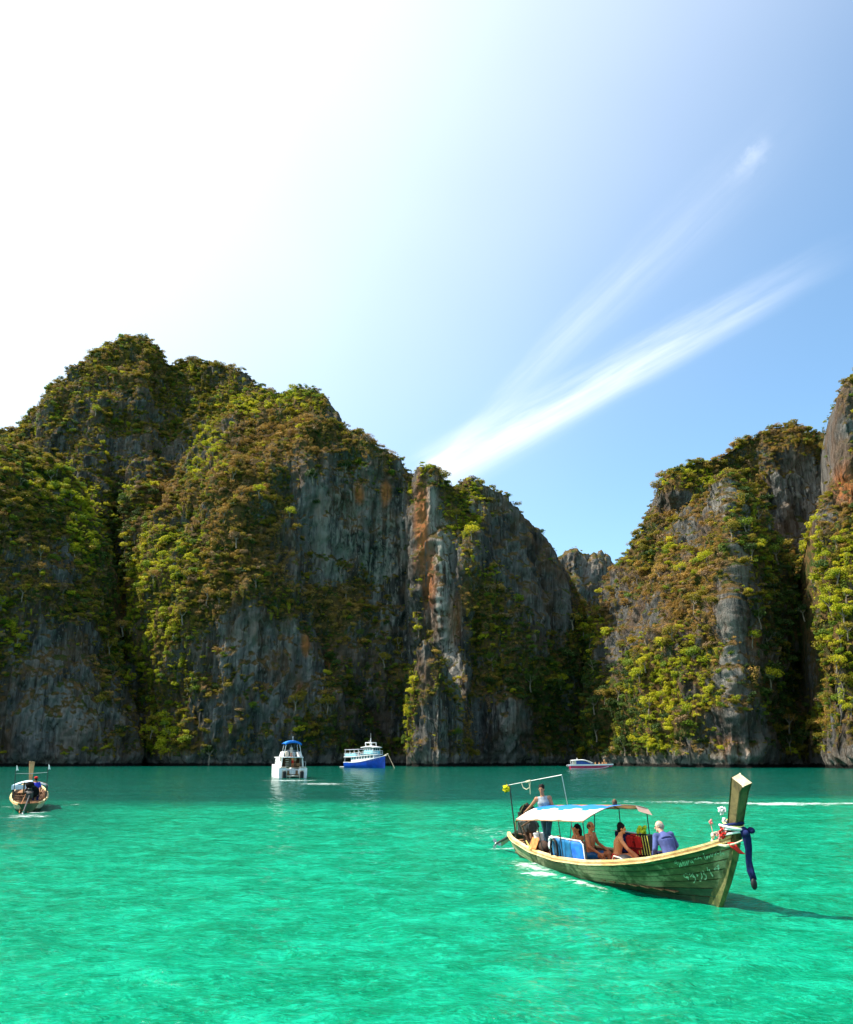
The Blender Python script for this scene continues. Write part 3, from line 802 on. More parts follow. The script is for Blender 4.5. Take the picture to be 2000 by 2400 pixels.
tree_groups = {}
for T in TREES:
    mi, p, n, k, s, x, y = T
    zone, side = place_words(mi, x, y, p[2])
    sz = 'big' if s > 2.8 else 'small' if s < 2.2 else 'mid sized'
    key = (sz, LOOK[KINDS[k]], zone, side, PLACES[mi])
    tree_groups.setdefault(key, []).append(T)
ORD = {2: ['upper', 'lower'], 3: ['uppermost', 'middle', 'lowest']}
tr_rng = random.Random(5)
for key, lst in tree_groups.items():
    lst.sort(key=lambda T: T[6])
    for i, (mi, p, n, k, s, x, y) in enumerate(lst):
        kk = KINDS[k]
        root = link('cliff_tree', None)
        root.location = Vector(p) - Vector((0, 0, s * .9)); root.scale = (s * 1.12,) * 3
        root.rotation_euler = (tr_rng.uniform(-.15, .15), tr_rng.uniform(-.15, .15), tr_rng.uniform(0, 2 * PI))
        sz, look, zone, side, place = key
        if len(lst) == 1: lab = f'{sz} {look} tree {zone} on the {place}, {side}'
        elif len(lst) <= 3: lab = f'{ORD[len(lst)][i]} {sz} {look} tree {zone} on the {place}, {side}'
        else: lab = f'{["first", "second", "third", "fourth", "fifth", "sixth", "seventh", "eighth", "ninth", "tenth", "eleventh", "twelfth", "thirteenth", "fourteenth", "fifteenth", "sixteenth"][min(i, 15)]} from top {sz} {look} tree {zone} {place} {side}'
        tag(root, lab, 'tree', 'trees growing on the ' + place)
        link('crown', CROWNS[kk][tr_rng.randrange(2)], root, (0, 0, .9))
        link('trunk', TRUNKS[tr_rng.randrange(3)], root, (0, 0, .9))
print('trees', len(TREES), 'groups', len(tree_groups))

# ------------------------------------------------------------------ mesh building
class MB:
    """Collects shapes and links them as one mesh."""
    def __init__(s): s.v = []; s.f = []; s.m = []

    def add(s, V, F, mi=0):
        o = len(s.v); s.v += [tuple(map(float, p)) for p in V]
        for f in F: s.f.append(tuple(i + o for i in f)); s.m.append(mi)
        return s

    def box(s, c, d, rot=(0, 0, 0), mi=0, taper=1.0, bev=0.0):
        R = Euler(rot).to_matrix(); x, y, z = d[0] / 2, d[1] / 2, d[2] / 2
        if bev <= 0:
            V = [(-x, -y, -z), (x, -y, -z), (x, y, -z), (-x, y, -z), (-x * taper, -y * taper, z), (x * taper, -y * taper, z), (x * taper, y * taper, z), (-x * taper, y * taper, z)]
            F = [(3, 2, 1, 0), (4, 5, 6, 7), (0, 1, 5, 4), (1, 2, 6, 5), (2, 3, 7, 6), (3, 0, 4, 7)]
            V = [R @ Vector(p) + Vector(c) for p in V]
            return s.add(V, F, mi)
        b = min(bev, x * .9, y * .9, z * .9)
        rings = []
        for (zz, k) in ((-z, b), (-z + b, 0), (z - b, 0), (z, b)):
            t = taper if zz > 0 else 1
            xx, yy = (x - k) * t, (y - k) * t; q = b * .6
            rings.append([(-xx + q, -yy, zz), (xx - q, -yy, zz), (xx, -yy + q, zz), (xx, yy - q, zz), (xx - q, yy, zz), (-xx + q, yy, zz), (-xx, yy - q, zz), (-xx, -yy + q, zz)])
        V = [R @ Vector(p) + Vector(c) for r in rings for p in r]
        F = [tuple(reversed(range(8))), tuple(range(24, 32))]
        for k in range(3):
            for j in range(8): a = k * 8 + j; b2 = k * 8 + (j + 1) % 8; F.append((a, b2, b2 + 8, a + 8))
        return s.add(V, F, mi)

    def tube(s, pts, r, n=8, mi=0, closed=False, cap=True):
        pts = [Vector(p) for p in pts]; m = len(pts)
        rs = r if isinstance(r, (list, tuple)) else [r] * m
        V, F = [], []; up = None
        for i, p in enumerate(pts):
            t = (pts[(i + 1) % m] - pts[i - 1]) if closed else (pts[min(i + 1, m - 1)] - pts[max(i - 1, 0)])
            if t.length < 1e-9: t = Vector((0, 0, 1))
            t.normalize()
            if up is None: up = t.orthogonal().normalized()
            up = (up - t * up.dot(t)).normalized(); w = t.cross(up)
            for j in range(n):
                a = 2 * PI * j / n; V.append(p + rs[i] * (up * math.cos(a) + w * math.sin(a)))
        for i in range(m if closed else m - 1):
            for j in range(n):
                a = i * n + j; b = i * n + (j + 1) % n; c = ((i + 1) % m) * n
                F.append((a, b, c + (j + 1) % n, c + j))
        if not closed and cap: F.append(tuple(reversed(range(n)))); F.append(tuple((m - 1) * n + j for j in range(n)))
        return s.add(V, F, mi)

    def ell(s, c, r, rot=(0, 0, 0), n=12, m=8, mi=0, axes=None):
        if isinstance(r, (int, float)): r = (r, r, r)
        R = axes if axes is not None else Euler(rot).to_matrix(); V = [R @ Vector((0, 0, -r[2])) + Vector(c)]
        for i in range(1, m):
            a = -PI / 2 + PI * i / m
            for j in range(n):
                b = 2 * PI * j / n; V.append(R @ Vector((r[0] * math.cos(a) * math.cos(b), r[1] * math.cos(a) * math.sin(b), r[2] * math.sin(a))) + Vector(c))
        V.append(R @ Vector((0, 0, r[2])) + Vector(c)); F = []
        for j in range(n): F.append((0, 1 + (j + 1) % n, 1 + j)); F.append((len(V) - 1, 1 + (m - 2) * n + j, 1 + (m - 2) * n + (j + 1) % n))
        for i in range(m - 2):
            for j in range(n): a = 1 + i * n + j; b = 1 + i * n + (j + 1) % n; F.append((a, b, b + n, a + n))
        return s.add(V, F, mi)

    def sheet(s, P, thick=0.0, mi=0, axis=None):
        """A bent sheet through a grid of points P[i][j], given thickness along the normal of each point (or along axis)."""
        P = np.array([[tuple(q) for q in row] for row in P], float); nr, nc = P.shape[:2]
        if thick:
            if axis is None:
                du = np.gradient(P, axis=1); dv = np.gradient(P, axis=0); N = np.cross(du, dv); N /= np.linalg.norm(N, axis=-1, keepdims=True) + 1e-12
            else: N = np.array(axis, float)
            Q = P - N * thick
            V = list(P.reshape(-1, 3)) + list(Q.reshape(-1, 3)); k = nr * nc; F = []
            for i in range(nr - 1):
                for j in range(nc - 1):
                    a, b, c, d = i * nc + j, i * nc + j + 1, (i + 1) * nc + j + 1, (i + 1) * nc + j
                    F.append((a, b, c, d)); F.append((d + k, c + k, b + k, a + k))
            rim = [j for j in range(nc)] + [i * nc + nc - 1 for i in range(1, nr)] + [(nr - 1) * nc + j for j in range(nc - 2, -1, -1)] + [i * nc for i in range(nr - 2, 0, -1)]
            for a, b in zip(rim, rim[1:] + rim[:1]): F.append((b, a, a + k, b + k))
            return s.add(V, F, mi)
        V = list(P.reshape(-1, 3)); F = []
        for i in range(nr - 1):
            for j in range(nc - 1):
                a = i * nc + j; F.append((a, a + 1, a + 1 + nc, a + nc))
        return s.add(V, F, mi)

    def loft(s, rings, cap=True, mi=0, closed=True):
        n = len(rings[0]); V = [p for r in rings for p in r]; F = []
        for i in range(len(rings) - 1):
            for j in range(n if closed else n - 1):
                a = i * n + j; b = i * n + (j + 1) % n; F.append((a, b, b + n, a + n))
        if cap: F.append(tuple(reversed(range(n)))); F.append(tuple((len(rings) - 1) * n + j for j in range(n)))
        return s.add(V, F, mi)

    def build(s, name, mats, parent=None, smooth=False, loc=None, rot=None):
        me = bpy.data.meshes.new(name); me.from_pydata(s.v, [], s.f)
        if not isinstance(mats, (list, tuple)): mats = [mats]
        for m in mats: me.materials.append(m)
        if len(mats) > 1: me.polygons.foreach_set('material_index', s.m)
        bm = bmesh.new(); bm.from_mesh(me); bmesh.ops.recalc_face_normals(bm, faces=bm.faces); bm.to_mesh(me); bm.free()
        if smooth:
            me.polygons.foreach_set('use_smooth', [True] * len(me.polygons))
            if smooth != 'all': me.set_sharp_from_angle(angle=math.radians(42))
        return link(name, me, parent, loc, rot)


def thing(name, label, cat, M, group=None):
    o = link(name, None); o.matrix_world = M; tag(o, label, cat, group); return o


def frame(px, py, rotz, roll=0.0, pitch=0.0, u=1.0, Yd=None):
    """World matrix of a thing that floats where the water shows the given point."""
    d = pix_dir(px, py, u); k = -EYE / d.z
    return Matrix.Translation((d.x * k, d.y * k, 0)) @ Matrix.Rotation(math.radians(rotz), 4, 'Z') @ Matrix.Rotation(math.radians(roll), 4, 'X') @ Matrix.Rotation(math.radians(pitch), 4, 'Y')


# ------------------------------------------------------------------ paints, woods, cloths
WHITE = simple('white_gelcoat', (.78, .79, .78), .35, .5, .05, 1.5)
OFFWHITE = simple('cream_paint', (.62, .57, .45), .6, .3, .15, 3)
BLUE = simple('blue_hull_paint', (.004, .055, .42), .35, .5, .25, .6)
SKYBLUE = simple('blue_awning', (.02, .25, .80), .7, .3, .1, 2, trans=.3)
PALEBLUE = simple('pale_blue_paint', (.22, .58, .68), .5, .4, .15, 2)
GLASS = simple('dark_window_glass', (.012, .03, .04), .08, .8, .1, 2)
TEALGLASS = simple('teal_window_glass', (.01, .08, .11), .1, .7, .3, 2)
RED = simple('crimson_hull_paint', (.50, .035, .10), .4, .5, .25, .8)
NAVY = simple('navy_cloth', (.010, .016, .075), .85, .15, .3, 10)
BLACK = simple('black_rubber', (.012, .012, .012), .6, .3, .3, 20)
METAL = simple('galvanised_metal', (.42, .43, .42), .4, .5, .15, 8, metal=.7)
RUST = simple('rusty_iron', (.10, .055, .03), .75, .3, .45, 14, bump=.01)
STEELDK = simple('greasy_engine_iron', (.022, .020, .018), .55, .5, .6, 16, bump=.01)
ROPE = simple('pale_rope', (.55, .48, .34), .9, .1, .2, 30)
REDC = simple('red_cloth', (.55, .025, .02), .85, .15, .25, 12)
ORANGEC = simple('orange_cloth', (.62, .24, .08), .85, .15, .3, 9, trans=.2)
YELLOWC = simple('yellow_flowers', (.80, .68, .02), .8, .15, .25, 25, trans=.25)
PINKC = simple('pink_flowers', (.80, .25, .25), .8, .15, .25, 30)
WHITEC = simple('white_cloth', (.80, .80, .80), .85, .15, .08, 12, trans=.15)
PINKW = simple('white_awning', (.85, .80, .80), .8, .15, .06, 2, trans=.35)
BLUEC = simple('blue_tarpaulin', (.01, .13, .62), .45, .4, .35, 5)
TEALC = simple('teal_blue_panel', (.01, .12, .28), .5, .4, .3, 5)
TAN = simple('brown_planks', (.24, .13, .06), .8, .2, .35, 7, bump=.005)


def wood(name, c1, c2, c3, scale=(.6, 5, 5), rough=.75, wear=.5):
    t = NT(name); o = t.obj(); v = t.scalevec(o, scale)
    a = t.noise(v, 2.2, 6, .65, .4); b = t.noise(o, 1.3, 5, .6, .3); g = t.noise(t.scalevec(o, (scale[0] * .5, scale[1] * 6, scale[2] * 6)), 3.0, 4, .6)
    c = t.mix(t.ramp(a, .35, .65), c1, c2)
    c = t.mix(t.math('MULTIPLY', t.ramp(b, .47, .60), wear), c, c3)
    c = t.mix(t.math('MULTIPLY', t.ramp(g, .5, .35), .4), c, tuple(x * .4 for x in c1))
    return t.end(t.bsdf(c, rough, .3, bump=g, bdist=.012, bstr=.6))


HULLW = wood('weathered_green_planks', (.040, .062, .022), (.105, .125, .045), (.34, .32, .17), scale=(.35, 4, 4), wear=.95)
HULLLOW = wood('dark_green_bottom_planks', (.010, .045, .018), (.020, .075, .030), (.085, .110, .045), wear=.5)
STEMW = wood('olive_stem_timber', (.045, .060, .016), (.12, .125, .035), (.24, .20, .08), scale=(5, 5, .8), wear=.6)
PROWW = wood('brown_prow_timber', (.050, .040, .016), (.115, .085, .030), (.17, .13, .05), scale=(5, 5, .8), wear=.6)
PROWTOP = wood('sawn_timber_end', (.50, .38, .22), (.66, .54, .36), (.70, .60, .45), scale=(4, 4, 4), wear=.3)
RAILW = wood('pale_gunwale_paint', (.55, .36, .13), (.80, .60, .28), (.85, .74, .50), scale=(.8, 6, 6), wear=.5)
RAILD = wood('orange_gunwale_stripe', (.30, .14, .05), (.52, .30, .12), (.60, .45, .22), scale=(.8, 6, 6), wear=.4)
INWOOD = wood('brown_inner_planks', (.10, .045, .022), (.20, .10, .05), (.38, .24, .12), wear=.5)

# ------------------------------------------------------------------ people
def skin_mat(name, col):
    t = NT(name); o = t.obj(); f = t.noise(o, 9, 4); g = t.noise(o, 60, 3)
    c = t.mix(t.ramp(f, .3, .7), tuple(x * .85 for x in col), tuple(x * 1.12 for x in col))
    c = t.mix(t.math('MULTIPLY', t.ramp(g, .5, .7), .15), c, (.25, .06, .04))
    b = t.bsdf(c, .5, .35); return t.end(b)


SKIN_TAN = skin_mat('tanned_skin', (.34, .14, .075)); SKIN_RED = skin_mat('sunburnt_skin', (.80, .27, .095)); SKIN_PALE = skin_mat('fair_skin', (.62, .34, .24))
SKIN_DARK = skin_mat('brown_skin', (.36, .155, .08))
HAIR_BLACK = simple('black_hair', (.010, .007, .005), .75, .15, .4, 40); HAIR_BROWN = simple('brown_hair', (.05, .028, .015), .55, .35, .4, 40)
HAIR_GREY = simple('grey_hair', (.30, .26, .22), .7, .25, .25, 30); HAIR_SHORT = simple('cropped_hair', (.14, .07, .04), .7, .2, .3, 30)
EYEM = simple('eye', (.02, .015, .012), .2, .6, .1, 20)


def remeshed(mb, name, mat, parent, voxel, smooth=5):
    o = mb.build(name, mat, None)
    md = o.modifiers.new('r', 'REMESH'); md.mode = 'VOXEL'; md.voxel_size = voxel
    sm = o.modifiers.new('s', 'SMOOTH'); sm.factor = .5; sm.iterations = smooth
    dg = bpy.context.evaluated_depsgraph_get(); me = bpy.data.meshes.new_from_object(o.evaluated_get(dg))
    old = o.data; o.modifiers.clear(); o.data = me; me.name = name; bpy.data.meshes.remove(old)
    if not me.materials: me.materials.append(mat)
    me.polygons.foreach_set('use_smooth', [True] * len(me.polygons)); o.parent = parent
    return o


def etube(mb, p0, p1, r0, r1, side, n=14):
    """A limb or trunk section of oval outline: r0, r1 = (across, deep)."""
    p0, p1, side = Vector(p0), Vector(p1), Vector(side)
    ax = (p1 - p0).normalized(); sd_ = (side - ax * side.dot(ax)).normalized(); dp = ax.cross(sd_); rings = []
    for t in (0, .25, .5, .75, 1):
        c = p0.lerp(p1, t); a = r0[0] + (r1[0] - r0[0]) * t; b = r0[1] + (r1[1] - r0[1]) * t
        rings.append([c + sd_ * a * math.cos(2 * PI * j / n) + dp * b * math.sin(2 * PI * j / n) for j in range(n)])
    mb.loft(rings)


def limb(mb, p0, p1, r0, r1):
    mb.tube([Vector(p0).lerp(Vector(p1), t) for t in (0, .25, .5, .75, 1)], [r0 + (r1 - r0) * t for t in (0, .25, .5, .75, 1)], 12)
    mb.ell(p0, r0 * 1.02); mb.ell(p1, r1 * 1.02)


def hand(mb, wrist, d, palm_n, curl=.5, s=1.0):
    """A palm, four unequal bent fingers and a thumb from the side of the palm."""
    w, d, n = Vector(wrist), Vector(d).normalized(), Vector(palm_n); n = (n - d * n.dot(d)).normalized(); sx = d.cross(n)
    A = Matrix((sx, n, d)).transposed()
    mb.ell(w + d * .045 * s, (.040 * s, .016 * s, .054 * s), axes=A)
    for i, (off, ln) in enumerate(((-.028, .062), (-.010, .072), (.009, .068), (.026, .054))):
        b = w + d * .085 * s + sx * off * s; p = [b - d * .03]; q = b; dd = d.copy()
        for k in range(3):
            dd = (dd + n * curl * .75).normalized(); q = q + dd * ln * s * (.45, .32, .23)[k]; p.append(q.copy())
        mb.tube(p, [.0095 * s, .0095 * s, .0088 * s, .0078 * s], 8); mb.ell(p[-1], .0078 * s, n=8, m=6)
    b = w + d * .025 * s - sx * .034 * s; td = (d * .7 - sx * .8 + n * .3).normalized()
    mb.tube([b, b + td * .030 * s, b + (td + d * .6).normalized() * .055 * s], [.013 * s, .0115 * s, .009 * s], 8)


def person(root, P, skin, hair, female=False, clothes=(), hair_long=0.0, bald=False, detail=True):
    """P: joints in the thing's own space. face = direction the head looks; up = head's up."""
    V3 = lambda k: Vector(P[k])
    pel, chest, neck, head = V3('pelvis'), V3('chest'), V3('neck'), V3('head')
    lat = (V3('sh_l') - V3('sh_r')).normalized(); hipl = (V3('hip_l') - V3('hip_r')).normalized()
    mb = MB(); k = .92 if female else 1.0
    # trunk
    waist = pel.lerp(chest, .42)
    etube(mb, pel - (chest - pel).normalized() * .06, waist, (.155 * (1.06 if female else 1), .115), (.135 * k, .095), hipl)
    etube(mb, waist, chest, (.135 * k, .095), (.168 * k, .118), lat)
    etube(mb, chest, chest.lerp(neck, .72), (.168 * k, .118), (.105 * k, .085), lat)
    mb.ell(pel, (.15, .12, .10)); mb.ell(waist, .10)
    mb.tube([chest.lerp(neck, .6), neck, neck.lerp(head, .55)], [.075, .056, .055], 12)
    for sd_ in ('l', 'r'):
        sh, el, wr = V3('sh_' + sd_), V3('el_' + sd_), V3('wr_' + sd_)
        limb(mb, chest.lerp(neck, .45), sh, .062 * k, .066 * k)
        limb(mb, sh, el, .056 * k, .041 * k); limb(mb, el, wr, .041 * k, .027 * k)
        if detail: hand(mb, wr, P.get('hd_' + sd_) or (wr - el), P.get('pn_' + sd_, (0, 0, -1)), P.get('curl', .5), .95 * k)
        else: mb.ell(wr + (wr - el).normalized() * .07, .045)
        hp, kn, an = V3('hip_' + sd_), V3('kn_' + sd_), V3('an_' + sd_)
        limb(mb, hp, kn, .088, .056); limb(mb, kn, an, .056, .038)
        cf = kn.lerp(an, .3); mb.ell(cf, .057)
        toe = Vector(P.get('toe_' + sd_, an + Vector((.16, 0, -.06))))
        heel = an + (an - toe).normalized() * .03 + Vector((0, 0, -.05))
        mb.tube([heel, an.lerp(toe, .35) - Vector((0, 0, .01)), toe], [.036, .038, .026], 10); mb.ell(toe, .027)
    # head with a face
    f = Vector(P['face']).normalized(); up = (head - neck).normalized(); up = (up + Vector((0, 0, .6))).normalized(); f = (f - up * f.dot(up)).normalized(); sx = f.cross(up)
    A = Matrix((sx, f, up)).transposed(); H = lambda a, b, c: head + sx * a + f * b + up * c
    mb.ell(H(0, -.008, .018), (.074, .094, .098), axes=A); mb.ell(H(0, .030, -.055), (.052, .055, .060), axes=A)
    mb.ell(H(0, .066, .034), (.050, .020, .016), axes=A)
    mb.tube([H(0, .078, .02), H(0, .103, -.018)], [.010, .016], 8); mb.ell(H(0, .101, -.022), .015)
    mb.ell(H(0, .082, -.056), (.024, .010, .009), axes=A); mb.ell(H(0, .074, -.088), (.022, .018, .016), axes=A)
    for q in (-1, 1): mb.ell(H(q * .076, -.008, -.008), (.010, .020, .032), axes=A)
    body = remeshed(mb, 'body', skin, root, .0085 if detail else .02, 3)
    hm = MB()
    if not bald:
        hm.ell(H(0, -.020, .038), (.084, .098, .094), axes=A); hm.ell(H(0, -.050, -.02), (.076, .060, .075), axes=A)
        rr = random.Random(3)
        for q in range(26):
            a, b = rr.uniform(0, 2 * PI), rr.uniform(.1, 1.3); hm.ell(H(.078 * math.cos(a) * math.cos(b), -.025 + .092 * math.sin(a) * math.cos(b) * (1 if math.sin(a) < 0 else .6), .045 + .088 * math.sin(b)), .020, n=7, m=5)
    else:
        hm.ell(H(0, -.042, -.005), (.082, .068, .070), axes=A)
        for q in (-1, 1): hm.ell(H(q * .070, -.015, .02), (.018, .05, .045), axes=A)
    if hair_long:
        hm.tube([H(0, -.07, .02), H(0, -.095, -.06), H(0, -.085, -.10 - hair_long)], [.075, .070, .035], 12)
        for q in (-1, 1): hm.tube([H(q * .05, -.03, .03), H(q * .07, -.03, -.06), H(q * .075, -.03, -.08 - hair_long * .7)], [.035, .03, .016], 8)
    remeshed(hm, 'hair', hair, root, .010 if detail else .02, 2)
    for q in (-1, 1): MB().ell(H(q * .030, .083, .012), .0105, n=8, m=6).build('eye', EYEM, root, smooth=True)
    for (kind, mat, *opt) in clothes:
        c = MB(); g = .012
        if kind in ('shirt', 'tshirt', 'vest'):
            etube(c, pel - (chest - pel).normalized() * .03, waist, (.165 + g, .122 + g), (.150 * k + g, .110 + g), hipl)
            etube(c, waist, chest, (.150 * k + g, .110 + g), (.175 * k + g, .122 + g), lat)
            etube(c, chest, chest.lerp(neck, .78), (.175 * k + g, .122 + g), (.105 * k + g, .088), lat)
            for sd_ in ('l', 'r'):
                sh, el, wr = V3('sh_' + sd_), V3('el_' + sd_), V3('wr_' + sd_)
                if kind != 'vest': limb(c, chest.lerp(neck, .45), sh, .074 * k, .076 * k)
                else: limb(c, chest.lerp(neck, .5), sh.lerp(chest.lerp(neck, .5), .35), .070 * k, .066 * k)
                if kind == 'shirt': limb(c, sh, el, .070 * k, .058 * k); limb(c, el, el.lerp(wr, .85), .058 * k, .046 * k)
                if kind == 'tshirt': limb(c, sh, sh.lerp(el, .6), .070 * k, .062 * k)
            if kind == 'shirt': c.tube([chest.lerp(neck, .8), neck], [.075, .070], 12)
            nm = {'shirt': 'shirt', 'tshirt': 'shirt', 'vest': 'vest'}[kind]
        elif kind in ('trousers', 'shorts', 'briefs'):
            etube(c, pel - (chest - pel).normalized() * .06, pel.lerp(waist, .55), (.160 + g, .120 + g), (.148 + g, .108 + g), hipl); c.ell(pel, (.155 + g, .125 + g, .105))
            for sd_ in ('l', 'r'):
                hp, kn, an = V3('hip_' + sd_), V3('kn_' + sd_), V3('an_' + sd_)
                if kind == 'trousers': limb(c, hp, kn, .100, .072); limb(c, kn, an, .072, .060)
                elif kind == 'shorts': limb(c, hp, hp.lerp(kn, .62), .100, .085)
            nm = kind
        elif kind == 'bikini_top':
            etube(c, waist.lerp(chest, .80), waist.lerp(chest, .96), (.170 * k, .122), (.174 * k, .126), lat); nm = 'bikini_top'
        remeshed(c, nm, mat, root, .012 if detail else .022, 4)
    return body


def seated(px, py, pz, face_deg, lean=.1, h=1.0, head_turn=0, arms=None, knees=None, tilt=0.0):
    """Joints of a seated person: pelvis over (px, py, pz), facing face_deg in the thing's space."""
    a = math.radians(face_deg); F = Vector((math.cos(a), math.sin(a), 0)); Lf = Vector((-math.sin(a), math.cos(a), 0)); U = Vector((0, 0, 1))
    up = (U + F * lean + Lf * tilt).normalized()
    pel = Vector((px, py, pz + .10)); chest = pel + up * .34 * h; up2 = (up + F * lean * .8).normalized(); neck = chest + up2 * .19 * h
    hd = neck + (up2 + U * .8 + F * .15).normalized() * .145
    b = math.radians(face_deg + head_turn)
    P = dict(pelvis=pel, chest=chest, neck=neck, head=hd, face=(math.cos(b), math.sin(b), -.15))
    for s_, q in (('l', 1), ('r', -1)):
        sh = chest.lerp(neck, .62) + Lf * q * .175 * h
        P['sh_' + s_] = sh
        hp = pel + Lf * q * .09 - U * .02; P['hip_' + s_] = hp
        kn = hp + F * .42 * h + Lf * q * .07 + U * .04; P['kn_' + s_] = kn; P['an_' + s_] = kn + F * .06 - U * .36; P['toe_' + s_] = kn + F * .22 - U * .42
        P['el_' + s_] = sh + F * .10 + Lf * q * .05 - U * .27; P['wr_' + s_] = P['el_' + s_] + F * .22 - Lf * q * .04 - U * .06
    for k_, v in (arms or {}).items(): P[k_] = pel + F * v[0] + Lf * v[1] + U * v[2]
    for k_, v in (knees or {}).items(): P[k_] = pel + F * v[0] + Lf * v[1] + U * v[2]
    return P

# ------------------------------------------------------------------ wooden long-tail boats
XS = -9.9


def sm_interp(pairs, w=.45):
    xs = np.array([p[0] for p in pairs], float); ys = np.array([p[1] for p in pairs], float)
    g = np.linspace(xs[0] - 1.5, xs[-1] + 1.5, 600); v = np.interp(g, xs, ys)
    lo = ys[0] + (g - xs[0]) * (ys[1] - ys[0]) / (xs[1] - xs[0]); hi = ys[-1] + (g - xs[-1]) * (ys[-1] - ys[-2]) / (xs[-1] - xs[-2])
    v = np.where(g < xs[0], lo, np.where(g > xs[-1], hi, v))
    k = np.exp(-np.linspace(-2, 2, max(3, int(w / (g[1] - g[0])) | 1)) ** 2); k /= k.sum(); vp = np.convolve(np.pad(v, len(k) // 2, 'edge'), k, 'valid')
    return lambda x: float(np.interp(x, g, vp))


class Hull:
    def __init__(s, sheer, beam, alpha, keel, stem, top_x=.60):
        s.zs, s.b, s.al, s.zk = sm_interp(sheer), sm_interp(beam, .8), sm_interp(alpha, .8), sm_interp(keel, .5)
        s.stem = stem; s.top_x = top_x

    def stem_x(s, z): return float(np.interp(z, [p[1] for p in s.stem], [p[0] for p in s.stem]))

    def S(s, u, t, side, off=0.0):
        r = XS + (s.top_x - XS) * u
        zk, zs = s.zk(r), s.zs(r); z = zk + (zs - zk) * t
        xe = s.stem_x(s.zk(s.top_x) + (s.zs(s.top_x) - s.zk(s.top_x)) * t) - .13
        x = XS + (xe - XS) * u
        y = max(.0, s.b(r)) * max(t, 1e-4) ** s.al(r)
        y = max(y, .045 * min(1, t * 6))
        return Vector((x, side * (y + off), z))

    def half(s, x, z):
        u = (x - XS) / (s.top_x - XS); zk, zs = s.zk(x), s.zs(x); t = min(1, max(0, (z - zk) / (zs - zk)))
        return max(.02, s.b(x)) * max(t, 1e-3) ** s.al(x)


def sweep(mb, path, w, h, mi=0, up=(0, 0, 1)):
    """A square batten bent along a path."""
    rings = []
    for i, p in enumerate(path):
        t = (Vector(path[min(i + 1, len(path) - 1)]) - Vector(path[max(i - 1, 0)])).normalized(); u = Vector(up); sx = t.cross(u).normalized(); u = sx.cross(t).normalized()
        p = Vector(p); rings.append([p + sx * w / 2 - u * h / 2, p + sx * w / 2 + u * h / 2, p - sx * w / 2 + u * h / 2, p - sx * w / 2 - u * h / 2])
    mb.loft(rings, mi=mi); return mb


def longtail_hull(root, H, upper, lower, nstr=9, nu=44, nlow=4):
    us = [1 - (1 - i / nu) ** 1.25 for i in range(nu + 1)]
    for side in (-1, 1):
        for k in range(nstr):
            t0, t1 = k / nstr, (k + 1) / nstr - .014
            P = []
            for j in range(5):
                t = t0 + (t1 - t0) * j / 4; o = .016 * (1 - j / 4) + (.003 if j == 4 else 0)
                P.append([H.S(u, t, side, o) for u in us])
            if side > 0: P = [r[::-1] for r in P]
            MB().sheet(P, .020).build('plank', lower if k < nlow else upper, root, smooth=True)
        path = [H.S(u, 1.0, side, .0) for u in us]
        sweep(MB(), [p + Vector((0, 0, .022)) for p in path], .085, .040).build('gunwale', RAILW, root, smooth=True)
        sweep(MB(), [p + Vector((0, side * .026, -.018)) for p in path], .030, .038).build('rub_rail', RAILD, root, smooth=True)
        sweep(MB(), [p + Vector((0, side * .034, -.054)) for p in path], .036, .028).build('rub_rail', RAILW, root, smooth=True)
        P = [[H.S(u, t, side, -.030) for u in us[:-2]] for t in np.linspace(.25, .985, 6)]
        if side < 0: P = [r[::-1] for r in P]
        MB().sheet(P, .008).build('inner_planking', INWOOD, root, smooth=True)
        for i in range(17):
            u = .05 + .86 * i / 16
            sweep(MB(), [H.S(u, t, side, -.055) for t in np.linspace(.2, .98, 7)], .05, .045, up=(1, 0, 0)).build('rib', INWOOD, root)
    # transom
    rg = [H.S(0, t, -1, -.002) for t in np.linspace(0.02, .97, 8)]; lf = [H.S(0, t, 1, -.002) for t in np.linspace(.97, 0.02, 8)]
    ring = rg + lf; MB().loft([[p + Vector((.03, 0, 0)) for p in ring], [p + Vector((-.035, 0, 0)) for p in ring]]).build('transom', lower, root)
    for i in range(24):
        x = -9.55 + i * .37
        if x > -1.2: break
        hw = H.half(x + (.17 if x < -5 else -.17), .15) - .05
        if hw > .1: MB().box((x, 0, .14), (.355, hw * 2, .022), bev=.004).build('floorboard', TAN, root)
    for i in range(9):
        x = -9.5 + i * .27; z = H.zs(x) - .13; hw = H.half(x - .12, z) - .05
        MB().box((x, 0, z), (.262, hw * 2, .024), bev=.004).build('deck_board', TAN, root)
    for i in range(10):
        x = -2.15 + i * .235; z = H.zs(x) - .13; hw = H.half(x + .11, z - .03) - .05
        if hw > .06: MB().box((x, 0, z), (.228, hw * 2, .024), (0, -math.atan(.16), 0), bev=.004).build('deck_board', TAN, root)
    for x in (-6.6, -5.6, -4.6, -3.4):
        z = H.zs(x) - .09; hw = H.half(x, z) - .045
        MB().box((x, 0, z - .07), (.27, hw * 2, .034), bev=.006).build('thwart', INWOOD, root)


